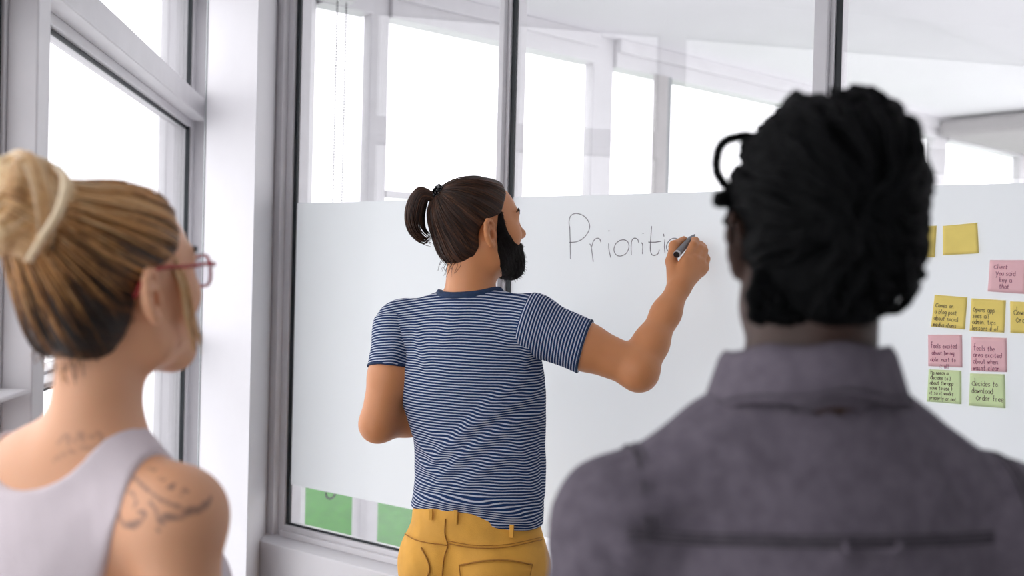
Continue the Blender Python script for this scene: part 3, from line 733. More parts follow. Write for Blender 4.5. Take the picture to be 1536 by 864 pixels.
def build_man_striped():
    root = tag(empty('person', (at(712, 800, 2.37)[0], 2.37, 0)), 'bearded man with hair tied back, striped tee and mustard trousers, writing on the glass', 'person')
    yaw = 22; Rt = rot(yaw); r, f = Rt[:, 0], Rt[:, 1]
    hc = at(720, 343, 2.405); HR = rot(65, 8, 0); hs = 1.01
    S = Sdf()
    T = add_head(S, hc, HR, hs)
    c7 = at(704, 462, 2.39)
    S.cone(T(0, -0.022, -0.03), c7, 0.056, 0.062, 0.03)
    chest = at(706, 542, 2.39); lat = at(709, 588, 2.385); upc = at(705, 522, 2.392); mid = at(719, 640, 2.375); waist = at(720, 700, 2.37); pel = at(712, 800, 2.37)
    FS = 0.64
    spine = [at(704, 508, 2.395), chest, lat, mid, waist, pel]
    wid = [0.108, 0.150, 0.160, 0.142, 0.146, 0.158]
    S.chain(spine, wid, 0.03, flat=f, fs=FS)
    Ls, Rs = at(604, 493, 2.455), at(798, 487, 2.325)
    for sh in (Ls, Rs):
        S.cone(c7 - [0, 0, 0.012], sh + [0, 0, 0.012], 0.050, 0.045, 0.035)
        S.cone(upc, sh, 0.072, 0.057, 0.03)
        S.ell(sh, (0.058, 0.058, 0.062), None, 0.03)
    Le, Re_ = at(567, 636, 2.385), at(957, 553, 2.275)
    Lw = at(690, 612, 2.585); Rw = at(1018, 432, 2.375)
    S.chain([Ls, Ls * 0.5 + Le * 0.5, Le], [0.054, 0.052, 0.043], 0.02)
    S.chain([Rs, Rs * 0.5 + Re_ * 0.5, Re_], [0.056, 0.053, 0.044], 0.02)
    S.ell(Re_ + (Re_ - Rw) * 0.06 + nrm(Re_ - Rs) * 0.010, (0.033, 0.033, 0.033), None, 0.03)
    S.chain([Re_, Re_ * 0.70 + Rw * 0.30, Re_ * 0.32 + Rw * 0.68, Rw], [0.040, 0.0385, 0.0315, 0.0268], 0.025)
    S.chain([Le, Le * 0.65 + Lw * 0.35, Lw], [0.041, 0.043, 0.029], 0.02)
    # right hand closed on the marker
    def fing(pts, rad, k=0.004): S.chain([at(*p) for p in pts], rad, k)
    mcp = [(1028, 391, 2.402), (1041, 390, 2.41), (1050, 394, 2.418), (1056.5, 402, 2.425)]
    for p, ra in zip(mcp, (0.0135, 0.0135, 0.0125, 0.0115)): S.cone(Rw, at(*p), 0.022, ra, 0.012)
    S.cone(at(1030, 402, 2.408), at(1050, 405, 2.42), 0.015, 0.014, 0.01)
    fing([mcp[0], (1040, 368, 2.428), (1043, 361, 2.450), (1038, 360, 2.472)], [0.0115, 0.0105, 0.0095, 0.0075])
    fing([mcp[1], (1050, 373, 2.436), (1050, 367, 2.460), (1039, 367, 2.478)], [0.0115, 0.0105, 0.0095, 0.0078])
    fing([mcp[2], (1056, 376, 2.442), (1055, 371, 2.463), (1046, 378, 2.474)], [0.0108, 0.0100, 0.0090, 0.0075])
    fing([mcp[3], (1060, 388, 2.442), (1058, 384, 2.460), (1051, 390, 2.468)], [0.0098, 0.0088, 0.0080, 0.0068])
    fing([(1012, 420, 2.39), (1007, 392, 2.418), (1011, 368, 2.436), (1026, 359, 2.464)], [0.019, 0.0135, 0.0112, 0.0085], 0.008)
    # left hand resting in front of the belly
    hd = nrm(Lw - Le); pn = nrm(f + [0, 0, 0.2]); up = nrm(np.cross(hd, pn))
    for i, (o, ln) in enumerate(((0.030, 0.078), (0.010, 0.086), (-0.010, 0.080), (-0.028, 0.062))):
        b0 = Lw + hd * (0.085 - 0.004 * i) + up * o
        S.cone(Lw, b0, 0.022, 0.012, 0.012)
        b1 = b0 + hd * ln * 0.45 + pn * -0.010; b2 = b1 + hd * ln * 0.2 - pn * 0.018; b3 = b2 + hd * ln * 0.1 - pn * 0.02
        S.chain([b0, b1, b2, b3], [0.0105, 0.0098, 0.009, 0.0075], 0.004)
    S.chain([Lw + hd * 0.015 + up * 0.015, Lw + hd * 0.045 + up * 0.045 + pn * 0.01, Lw + hd * 0.085 + up * 0.052], [0.017, 0.012, 0.009], 0.008)
    lo = np.array([-0.40, 2.20, 0.85]); hi = np.array([0.50, 2.72, 1.82])
    # the body: head, neck, arms and trunk in one surface
    solid('body', S, lo, hi, 0.0034, M['skin_a'], root, {'lip': lip_mask(hc, HR, hs), 'ink': lambda V: np.zeros(len(V))})
    ear_detail(S, T, HR, M['skin_a'], root)
    for sx in (-1, 1):
        e = Sdf(); e.ell(T(sx * 0.031, 0.0755, 0.004), np.array([0.0125] * 3) * hs)
        eo = solid('eye', e, T(sx * 0.031, 0.0755, 0.004) - 0.02, T(sx * 0.031, 0.0755, 0.004) + 0.02, 0.0025, M['eye'], root)
        q = T(sx * 0.031, 0.0868, 0.004); e2 = Sdf(); e2.ell(q, np.array([0.0055, 0.0018, 0.0055]) * hs, HR)
        solid('iris', e2, q - 0.012, q + 0.012, 0.0012, M['iris'], eo)
        # eyebrows
        paths = []
        for k in range(40):
            t = k / 39; p = np.array([sx * (0.012 + 0.036 * t), 0.0895 - 0.016 * t * t, 0.026 + 0.006 * math.sin(t * 2.6)]) + RNG.normal(0, 0.0012, 3)
            p0 = project(S, T(*p)[None], 0.0005)[0]; d_ = HR @ np.array([sx * 0.008, -0.002, 0.003]); paths.append(([p0, p0 + d_ * 0.5, p0 + d_], [0.0008, 0.0007, 0.0003]))
        strands_obj('eyebrow', paths, M['beard_a'], root, 4)

    # hair combed back to the knot
    Hs = Sdf()
    e_ = lambda p, rr, k=0.03: Hs.ell(T(*p), np.array(rr) * hs, HR, k)
    e_((0, -0.018, 0.034), (0.083, 0.106, 0.091)); e_((0, 0.030, 0.028), (0.069, 0.068, 0.079)); e_((0, -0.052, -0.028), (0.064, 0.058, 0.062))
    zk = np.array([-0.12, -0.09, -0.06, -0.04, 0.0, 0.020, 0.030, 0.05, 0.075, 0.1, 0.13]); yk = np.array([-0.085, -0.060, -0.040, -0.033, -0.031, -0.016, 0.022, 0.036, 0.050, 0.060, 0.070])
    knot = T(0, -0.094, 0.092); kax = nrm(knot - T(0, -0.01, 0.02))
    def comb(P): return strand_uv(P, knot, kax)
    def hairf(P):
        q = ((P - hc) @ HR) / hs
        d = Hs(P)
        sv = comb(P); d = d - 0.0016 * vnoise(sv * [9, 9, 12], 1.0, 3).astype(np.float32)
        reg = (q[:, 1] - np.interp(q[:, 2], zk, yk) + 0.003 * vnoise(P, 220, 5)) * hs
        reg2 = (-0.082 - q[:, 2] - 0.25 * (q[:, 1] + 0.06) + 0.004 * vnoise(P, 160, 6)) * hs
        return smax(smax(d, reg.astype(np.float32), 0.008), reg2.astype(np.float32), 0.008)
    hair = solid('hair', hairf, hc - 0.17, hc + 0.17, 0.003, M['hair_a'], root, {'strand': comb})
    hv = np.array([v.co for v in hair.data.vertices]) + root_loc(root)
    st = hv[RNG.choice(len(hv), 420)]; q = (st - hc) @ HR
    st = st[np.abs(Hs(st)) < 0.006]
    pp = [st + 0]
    P = st.copy(); nst = 11
    for k in range(nst):
        d_ = knot - P; dl_ = np.linalg.norm(d_, axis=1)[:, None]
        P = P + d_ / np.maximum(dl_, 1e-6) * np.minimum(dl_, np.maximum(dl_ / (nst - k), 0.0))
        P = project(Hs, P, 0.0015, 2); pp.append(P.copy())
    arr = np.stack(pp, 1); paths = []
    for i in range(len(arr)):
        a = arr[i]
        if np.linalg.norm(a[0] - knot) < 0.03: continue
        a = a + RNG.normal(0, 0.0006, 3); rr = RNG.uniform(0.0007, 0.0015)
        paths.append((a, rr * np.linspace(0.5, 1.0, len(a))))
    strands_obj('hair_strands', paths, M['hair_a'], hair, 5)
    # tail looped through the tie
    ctl = [(660, 304), (648, 290), (632, 287), (621, 303), (617, 327), (622, 348), (636, 362)]
    paths = []
    for k in range(240):
        u = RNG.normal(0, 1, 2); u = u / max(1, np.linalg.norm(u)) ; dv = RNG.normal(0, 1)
        pts = []
        for j, (x, y) in enumerate(ctl):
            sp = [0.1, 0.55, 1.0, 1.15, 1.2, 1.05, 0.75][j]
            nx, ny = [(0, -1), (-.3, -1), (-.6, -.8), (-1, -.2), (-1, .1), (-.9, .4), (-.5, .9)][j]
            p = at(x - nx * 5 + (nx * u[0] * 12 + 2 * u[1]) * sp, y - ny * 5 + (ny * u[0] * 12) * sp, 2.352 + j * 0.003 + 0.016 * u[1] * sp)
            pts.append(p)
        cut = RNG.integers(5, 8); pts = pts[:cut]
        if cut >= 7 and RNG.random() < 0.5:
            pts.append(at(646 + RNG.normal(0, 2), 358 + RNG.normal(0, 5), 2.384))
        c_ = catmull(pts, 5); rr = RNG.uniform(0.0010, 0.0021); n = len(c_)
        paths.append((c_, rr * np.minimum(1, np.linspace(3.2, 0.15, n))))
    strands_obj('ponytail', paths, M['hair_a'], hair, 5)
    # flyaways at the nape and the crown
    paths = []
    for k in range(26):
        b = project(Hs, T(RNG.uniform(-0.04, 0.05), -0.09 + RNG.uniform(-0.01, 0.02), RNG.uniform(-0.085, -0.05))[None], 0)[0]
        d_ = np.array([RNG.uniform(-0.012, -0.002), RNG.uniform(-0.01, 0.01), RNG.uniform(-0.035, -0.012)])
        paths.append((catmull([b, b + d_ * 0.5 + RNG.normal(0, 0.003, 3), b + d_], 4), 0.00045))
    strands_obj('loose_hair', paths, M['hair_a'], hair, 4)
    # beaded black tie
    V, Fc = [], []
    kt = knot + kax * 0.003; ku = nrm(np.cross(kax, [0, 0, 1])); kv = np.cross(kax, ku)
    ico = bmesh.new(); bmesh.ops.create_icosphere(ico, subdivisions=2, radius=1.0); iv = np.array([v.co for v in ico.verts]); fi = [[v.index for v in fa.verts] for fa in ico.faces]; ico.free()
    for row in range(2):
        for k in range(13):
            a = k / 13 * 2 * np.pi + row * 0.24; p = kt + ku * math.cos(a) * 0.0150 + kv * math.sin(a) * 0.0150 + kax * (0.006 * row + 0.002)
            b0 = len(V); V += list(iv * 0.0042 + p); Fc += [tuple(b0 + i for i in ff) for ff in fi]
    mesh_obj('hair_tie', V, Fc, M['bead_black'], root, True)
    # beard
    zb_y = np.array([-0.01, 0.012, 0.030, 0.040, 0.055, 0.070, 0.085, 0.11]); zb_z = np.array([0.05, 0.05, 0.036, -0.012, -0.038, -0.046, -0.042, -0.041])
    def beardf(P):
        q = ((P - hc) @ HR) / hs
        grow = 0.0035 + 0.0015 * np.clip((-q[:, 2] - 0.05) / 0.06, 0, 1) * np.clip((q[:, 1] - 0.01) / 0.05, 0, 1)
        d = S(P) - grow - 0.0014 * vnoise(P, 330, 8) - 0.0014 * vnoise(P, 140, 9)
        up_ = (q[:, 2] - np.interp(q[:, 1], zb_y, zb_z) + 0.002 * vnoise(P, 200, 2)) * hs
        yb = np.interp(q[:, 2], [-0.135, -0.115, -0.09, -0.05, -0.02, 0.03], [0.050, 0.030, 0.010, 0.006, 0.011, 0.014])
        bk = (yb - q[:, 1] + 0.002 * vnoise(P, 170, 4)) * hs
        lp = np.sqrt((q[:, 0] / 0.019) ** 2 + ((q[:, 1] - 0.103) / 0.02) ** 2 + ((q[:, 2] + 0.0625) / 0.0085) ** 2) - 1
        lo_ = -0.150 - q[:, 2]
        lim = np.abs(q[:, 0]) - 0.086
        d = smax(d, up_.astype(np.float32), 0.008); d = smax(d, bk.astype(np.float32), 0.008); d = smax(d, -lp.astype(np.float32) * 0.012, 0.003)
        return np.maximum(np.maximum(d, lo_), lim).astype(np.float32)
    be = solid('beard', beardf, hc - 0.16, hc + 0.16, 0.003, M['beard_a'], root)
    bv = np.array([v.co for v in be.data.vertices]) + root_loc(root); sel = bv[RNG.choice(len(bv), 900)]
    gn = grad(S, sel); paths = []
    dn = HR @ np.array([0, 0.25, -1.0])
    for p, g in zip(sel, gn):
        d_ = nrm(g * 0.8 + dn * 0.9 + RNG.normal(0, 0.3, 3)) * RNG.uniform(0.004, 0.009)
        paths.append(([p - g * 0.002, p + d_ * 0.5, p + d_], [0.0006, 0.0005, 0.0002]))
    strands_obj('beard_hairs', paths, M['beard_a'], be, 3)

    # ---- tee: trunk
    B = Sdf(); B.chain([spine[0], chest, lat, mid, waist, pel], [0.116, 0.159, 0.169, 0.146, 0.151, 0.172], 0.04, flat=f, fs=FS + 0.02)
    for sh in (Ls, Rs):
        B.cone(c7 - [0, 0, 0.008], sh + [0, 0, 0.010], 0.058, 0.054, 0.035); B.cone(upc, sh, 0.081, 0.058, 0.03); B.ell(sh, (0.0595, 0.0595, 0.063), None, 0.03)
    g = lambda x0, y0, x1, y1, w, h, bend=0.0: fold_line(B, x0, y0, x1, y1, w, h, 1.9, bend)
    folds = [g(812, 585, 640, 702, 0.010, 0.009, 0.06), g(808, 560, 690, 652, 0.009, 0.006, 0.06), g(806, 622, 650, 728, 0.010, 0.008, 0.06), g(800, 665, 690, 735, 0.010, 0.005, 0.05), g(640, 648, 700, 690, 0.012, 0.006),
             g(628, 668, 668, 700, 0.008, 0.006), g(626, 690, 665, 722, 0.008, 0.005), g(625, 750, 730, 757, 0.009, 0.011), g(700, 752, 800, 782, 0.010, 0.009),
             g(622, 728, 700, 735, 0.008, 0.005), g(690, 460, 660, 520, 0.014, 0.003), g(735, 458, 775, 520, 0.014, 0.003), g(800, 480, 785, 560, 0.008, 0.004),
             g(622, 478, 640, 560, 0.010, 0.004), g(770, 640, 800, 740, 0.012, 0.004), g(812, 640, 816, 760, 0.010, -0.004)]
    hemx = np.array([-0.2, -0.135, -0.05, 0.03, 0.13, 0.2]); hemz = np.array([at(619, 763, 2.36)[2], at(625, 764, 2.36)[2], at(690, 770, 2.27)[2], at(752, 790, 2.26)[2], at(815, 794, 2.28)[2], at(821, 794, 2.30)[2]])
    pr_ = pel
    nc = at(703, 424, 2.392)
    def wr(P): return seg_disp(P, folds) + 0.0018 * vnoise(P * [1, 1, 1.6], 18, 21) + 0.0006 * vnoise(P, 45, 22)
    nf = nrm(f * 0.9 + np.array([0, 0, -0.45])); nu = nrm(np.cross(r, nf))
    def neckd(P):
        q = P - nc; a = q @ r; b = q @ nrm(np.array([f[0], f[1], 0]))
        return (np.sqrt((a / 0.079) ** 2 + ((b - 0.012) / 0.072) ** 2) - 1) * 0.075
    def teef(P):
        d = B(P) - wr(P).astype(np.float32)
        lat_ = (P - pr_) @ r
        hem = np.interp(lat_, hemx, hemz) + 0.002 * vnoise(P, 40, 31) - P[:, 2]
        d = smax(d, hem.astype(np.float32), 0.006)
        return smax(d, -neckd(P).astype(np.float32), 0.006)
    def st_tee(V):
        lat_ = (V - pr_) @ r; k = np.clip((1.10 - V[:, 2]) / 0.35, 0, 1)
        tilt = np.interp(lat_, hemx, hemz - hemz.mean())
        return V[:, 2] - tilt * k * 0.9 + 0.85 * wr(V) + 0.015 * (lat_ / 0.17) ** 2 * np.clip((V[:, 2] - 1.3) / 0.15, 0, 1)
    tee = solid('t_shirt', teef, (-0.36, 2.18, 0.85), (0.17, 2.60, 1.58), 0.0038, M['stripe'], root, {'stripe': st_tee})
    # sleeves, each cut from the arm
    for sh, el, L_, end in ((Ls, Le, 0.105, 0), (Rs, Re_, 0.135, 1)):
        ax = nrm(el - sh); q1 = sh + ax * (L_ + 0.03)
        A_ = Sdf(); A_.ell(sh, (0.069, 0.069, 0.072), None, 0.02); A_.cone(sh - ax * 0.01, q1, 0.068, 0.0615 if end else 0.058, 0.02)
        eb = shoot(A_, 890, 503, 1.9)[0] if end else None
        cn = nrm(ax + (np.array([0, 0, 0.10]) if end else np.array([0.12, 0, 0])))
        fs_ = [(np.array([sh + ax * 0.02 + [0, -0.06, 0.03], sh + ax * 0.06 + [0, -0.065, 0.0], sh + ax * 0.1 + [0, -0.055, -0.04]]), 0.012, 0.004), (np.array([sh + ax * 0.0 + [0, -0.06, -0.03], sh + ax * 0.06 + [0, -0.065, 0], sh + ax * 0.12 + [0, -0.055, 0.02]]), 0.012, 0.003)]
        def slf(P, A_=A_, sh=sh, ax=ax, L_=L_, cn=cn, fs_=fs_):
            d = A_(P) - seg_disp(P, fs_) - 0.0015 * vnoise(P, 45, 41).astype(np.float32)
            t = (P - sh) @ cn
            d = smax(d, (t - L_).astype(np.float32), 0.004)
            return smax(d, (-(t + 0.022 + 0.25 * 0) ).astype(np.float32), 0.01)
        mn = np.minimum(sh, q1) - 0.09; mx = np.maximum(sh, q1) + 0.09
        so = solid('sleeve', slf, mn, mx, 0.0038, M['stripe'], tee, {'stripe': lambda V, sh=sh, cn=cn, fs_=fs_: (V - sh) @ cn + 0.4 * seg_disp(V, fs_)})
        # hem of the sleeve
        u = nrm(np.cross(cn, [0, 0, 1])); v = np.cross(cn, u); cpt = sh + ax * (L_ - 0.003); ring = []
        for k in range(37):
            a = k / 36 * 2 * np.pi; dr = u * math.cos(a) + v * math.sin(a); rr = 0.03
            for _ in range(25):
                rr -= float(A_((cpt + dr * rr)[None])[0]) * 0.8
            ring.append(cpt + dr * (rr - 0.001))
        V, Fc = tube_geo([(np.array(ring), 0.0030)], 6); mesh_obj('sleeve_hem', V, Fc, M['navy'], so, True)
    # navy neckband: ring lying on the shirt edge
    ring = []
    for k in range(49):
        a = k / 48 * 2 * np.pi; p = nc + r * 0.078 * math.cos(a) + f * (0.012 + 0.071 * math.sin(a))
        z = p[2] + 0.14
        pz = np.array([p[0], p[1], z])
        for _ in range(40): pz[2] -= max(-0.02, min(0.02, float(B(pz[None])[0] - wr(pz[None])[0]))) * 0.8
        ring.append(pz - [0, 0, 0.002])
    ring = np.array(ring); ctr = ring.mean(0); V, Fc = [], []
    prof = [(0.007, -0.012), (0.007, -0.004), (0.004, 0.004), (0.001, 0.007), (-0.003, 0.006), (-0.005, 0.0), (-0.003, -0.010)]
    for p in ring[:-1]:
        o = nrm([p[0] - ctr[0], p[1] - ctr[1], 0])
        for a, b in prof: V.append(p + o * a + np.array([0, 0, b]))
    n, k_ = len(ring) - 1, len(prof)
    for i in range(n):
        for j in range(k_): Fc.append((i * k_ + j, i * k_ + (j + 1) % k_, ((i + 1) % n) * k_ + (j + 1) % k_, ((i + 1) % n) * k_ + j))
    mesh_obj('neckband', V, Fc, M['navy'], tee, True)

    # ---- trousers
    Tr = Sdf(); hp = at(712, 812, 2.37)
    Tr.cone(pel + [0, 0, 0.03], hp - [0, 0, 0.03], 0.161, 0.165, 0.03, flat=f, fs=0.70)
    Tr.ell(hp - f * 0.045 + r * 0.075 - [0, 0, 0.06], (0.088, 0.088, 0.10), None, 0.04); Tr.ell(hp - f * 0.045 - r * 0.075 - [0, 0, 0.06], (0.088, 0.088, 0.10), None, 0.04)
    ank = []
    for sx in (-1, 1):
        h_ = hp + r * sx * 0.088 - [0, 0, 0.05]; kn = np.array([h_[0], h_[1], 0.50]) + r * sx * 0.015 + f * 0.01; an = np.array([kn[0], kn[1], 0.09]) + r * sx * 0.01 - f * 0.03
        Tr.chain([h_, kn, an], [0.098, 0.072, 0.058], 0.03); ank.append(an)
    zt = np.interp
    def trf(P):
        d = Tr(P) - (0.003 * vnoise(P * [1, 1, 1.5], 20, 51) + 0.0015 * vnoise(P, 55, 52)).astype(np.float32)
        d = smax(d, (P[:, 2] - 1.145).astype(np.float32), 0.004)
        return smax(d, (0.075 - P[:, 2]).astype(np.float32), 0.004)
    tr = solid('trousers', trf, (-0.34, 2.12, 0.03), (0.17, 2.62, 1.17), 0.005, M['mustard'], root)
    wb = lambda P: smax(Tr(P) - 0.0045, (np.abs(P[:, 2] - (1.13 + 0.0)) - 0.021).astype(np.float32), 0.003)
    solid('waistband', wb, (-0.34, 2.12, 1.09), (0.17, 2.62, 1.17), 0.0045, M['mustard'], tr)
    def seam(name, px, rad=0.0012, off=0.0006, m=M['stitch'], par=tr, fn=Tr, n=6):
        c_ = catmull(np.array(px, float), n); P = shoot(fn, c_[:, 0], c_[:, 1], 1.8); P = project(fn, P, off + 0.003, 2)
        V, Fc = tube_geo([(P, rad)], 5); return mesh_obj(name, V, Fc, m, par, True)
    seam('seam', [(669, 778), (668, 800), (672, 818), (667, 835), (664, 860), (664, 900)], 0.0016)
    seam('seam', [(672, 815), (714, 822), (761, 821), (811, 810)]); seam('seam', [(672, 811), (714, 818), (761, 817), (811, 806)], 0.0009)
    seam('seam', [(606, 800), (630, 812), (672, 818)])
    seam('pocket_edge', [(633, 822), (642, 840), (645, 853), (641, 866), (630, 890)], 0.0020)
    seam('pocket_edge', [(690, 848), (725, 842), (761, 841), (797, 847)], 0.0020)
    seam('pocket_edge', [(797, 847), (790, 880), (786, 900)], 0.0012); seam('pocket_edge', [(690, 848), (694, 880), (698, 900)], 0.0012)
    for (x, y0, y1) in ((649, 762, 779), (686, 764, 786), (770, 786, 806)):
        p0, p1 = shoot(Tr, [x, x - 1], [y0, y1], 1.8); p0 = p0 + nrm(-f) * 0.008; p1 = p1 + nrm(-f) * 0.006
        fr = Frame(p0, r, -f); zz = sorted((p0[2], p1[2]))
        fbox('belt_loop', fr, -0.005, 0.005, -0.001, 0.0035, zz[0], zz[1], M['mustard'], tr, 0.0012)
    for an in ank: shoe('shoe', an, f, M['shoe_a'], M['sole'], root)
    return root
man_a = build_man_striped()

# the marker in his hand
def build_marker():
    tip = G.hit(1042, 352, 0.006); end = at(1012.5, 384.5, 2.388); d = nrm(end - tip); L_ = 0.128
    end = tip + d * L_
    mk = tag(empty('marker_pen', end), 'grey marker pen with black end plug held against the glass', 'marker')
    mg = mat('grey_barrel', (0.16, 0.16, 0.175), 0.35, noise=0.05); mb = mat('black_plug', (0.01, 0.011, 0.014), 0.3, noise=0.05); mw = mat('pale_ring', (0.6, 0.6, 0.62), 0.4, noise=0.04)
    def seg(n, a, b, ra, rb, m, mid=None):
        pts = [tip + d * (a + (b - a) * t) for t in np.linspace(0, 1, 5)]; V, Fc = tube_geo([(pts, np.linspace(ra, rb, 5))], 20); return mesh_obj(n, V, Fc, m, mk, False)
    seg('barrel', 0.030, 0.119, 0.0078, 0.0088, mg); seg('grip', 0.010, 0.030, 0.0045, 0.0072, mg); seg('nib', 0.0, 0.010, 0.0014, 0.0026, mb)
    seg('end_ring', 0.119, 0.1255, 0.0088, 0.0088, mw); seg('end_plug', 0.1256, L_, 0.0078, 0.0072, mb)
build_marker()
# ------------------------------------------------------------------ helpers shared by the two onlookers
def relaxed_hand(S, w, d, pn, side):
    """w wrist, d pointing down the hand, pn palm normal, side towards the thumb"""
    d, pn, side = nrm(d), nrm(pn), nrm(side)
    for i, (o, ln) in enumerate(((0.027, 0.072), (0.009, 0.080), (-0.009, 0.074), (-0.025, 0.058))):
        b0 = w + d * (0.085 - 0.005 * abs(i - 1)) + side * o
        S.cone(w + side * o * 0.5, b0, 0.020, 0.0115, 0.010)
        b1 = b0 + d * ln * 0.45 + pn * 0.010; b2 = b1 + d * ln * 0.30 + pn * 0.016; b3 = b2 + d * ln * 0.18 + pn * 0.016
        S.chain([b0, b1, b2, b3], [0.0100, 0.0092, 0.0084, 0.0070], 0.004)
    S.chain([w + d * 0.02 + side * 0.014, w + d * 0.05 + side * 0.040 + pn * 0.012, w + d * 0.082 + side * 0.044 + pn * 0.018, w + d * 0.105 + side * 0.040 + pn * 0.024], [0.017, 0.0125, 0.0105, 0.0085], 0.008)
def face_bits(S, T, HR, hs, root, hm, ir=None):
    for sx in (-1, 1):
        c = T(sx * 0.031, 0.0755, 0.004); e = Sdf(); e.ell(c, np.array([0.0125] * 3) * hs)
        eo = solid('eye', e, c - 0.02, c + 0.02, 0.0025, M['eye'], root)
        q = T(sx * 0.031, 0.0868, 0.004); e2 = Sdf(); e2.ell(q, np.array([0.0055, 0.0018, 0.0055]) * hs, HR)
        solid('iris', e2, q - 0.012, q + 0.012, 0.0012, ir or M['iris'], eo)
        paths = []
        for k in range(30):
            t = k / 29; p = np.array([sx * (0.012 + 0.036 * t), 0.0895 - 0.016 * t * t, 0.026 + 0.006 * math.sin(t * 2.6)]) + RNG.normal(0, 0.001, 3)
            p0 = project(S, T(*p)[None], 0.0005)[0]; d_ = HR @ np.array([sx * 0.008, -0.002, 0.003]); paths.append(([p0, p0 + d_ * 0.5, p0 + d_], [0.0008, 0.0007, 0.0003]))
        strands_obj('eyebrow', paths, hm, root, 4)
def comb_paths(Hs, starts, knot, nst=11, off=0.0015, jit=0.0008, r0=0.0008, r1=0.0016):
    pp = [starts + 0]; P = starts.copy()
    for k in range(nst):
        d_ = knot - P; P = P + d_ / (nst - k); P = project(Hs, P, off, 2); pp.append(P.copy())
    arr = np.stack(pp, 1); out = []
    for a in arr:
        if np.linalg.norm(a[0] - knot) < 0.03: continue
        out.append((a + RNG.normal(0, jit, 3), RNG.uniform(r0, r1) * np.linspace(0.5, 1.0, len(a))))
    return out
def legs(root, hp, r, f, m, rad, shoe_m, name='trousers', top=1.02, spread=0.085):
    Tr = Sdf(); Tr.cone(hp + [0, 0, 0.08], hp, rad[0], rad[1], 0.03, flat=f, fs=0.70)
    ank = []
    for sx in (-1, 1):
        h_ = hp + r * sx * spread - [0, 0, 0.05]; Tr.ell(h_ - f * 0.04 - [0, 0, 0.02], (0.085, 0.085, 0.095), None, 0.04)
        kn = np.array([h_[0], h_[1], 0.49]) + r * sx * 0.01; an = np.array([kn[0], kn[1], 0.09]) - f * 0.02
        Tr.chain([h_, kn, an], [rad[2], rad[3], rad[4]], 0.03); ank.append(an)
    def fn(P):
        d = Tr(P) - (0.003 * vnoise(P, 22, 61)).astype(np.float32)
        return smax(smax(d, (P[:, 2] - top).astype(np.float32), 0.004), (0.07 - P[:, 2]).astype(np.float32), 0.004)
    t = solid(name, fn, hp - [0.3, 0.3, hp[2] - 0.03], hp + [0.3, 0.3, 0.2], 0.010, m, root)
    for a in ank: shoe('shoe', a, f, shoe_m, M['sole'], root)
    return t

# ------------------------------------------------------------------ woman with a bun, red glasses and a pale tank top
M['skin_b'] = skin_mat('fair_skin', (0.70, 0.345, 0.185), (0.77, 0.42, 0.25))
def streak_mat(name, stops, zg, z0, rough=0.36, freq=1.0):
    m = hair_mat(name, stops, rough, freq); nt = m.node_tree
    rp = [n for n in nt.nodes if n.bl_idname == 'ShaderNodeValToRGB'][0]; nz = [n for n in nt.nodes if n.bl_idname == 'ShaderNodeTexNoise'][0]
    a = nt.nodes.new('ShaderNodeAttribute'); a.attribute_name = 'tone'
    ad = nt.nodes.new('ShaderNodeMath'); ad.operation = 'ADD'; nt.links.new(nz.outputs[0], ad.inputs[0]); nt.links.new(a.outputs['Fac'], ad.inputs[1])
    nt.links.new(ad.outputs[0], rp.inputs[0]); return m
BL = [(0.36, (0.008, 0.005, 0.003)), (0.44, (0.030, 0.014, 0.006)), (0.50, (0.20, 0.080, 0.020)), (0.57, (0.62, 0.31, 0.10)), (0.72, (0.90, 0.66, 0.36)), (0.92, (0.94, 0.82, 0.62))]
M['hair_b'] = streak_mat('blonde_brown_hair', BL, 0, 0, 0.40, 0.55)
M['tank'] = mat('pale_lilac_jersey', (0.72, 0.64, 0.67), 0.85, noise=0.06, nscale=18, bump=0.2, bscale=420)
M['jeans_b'] = mat('pale_jeans', (0.22, 0.28, 0.38), 0.85, noise=0.25, nscale=25, bump=0.2, bscale=400)
M['red_acetate'] = mat('red_acetate', (0.42, 0.012, 0.022), 0.2, noise=0.15, nscale=60)
M['lens'] = glass_mat('spectacle_lens', (0.97, 0.97, 0.99))

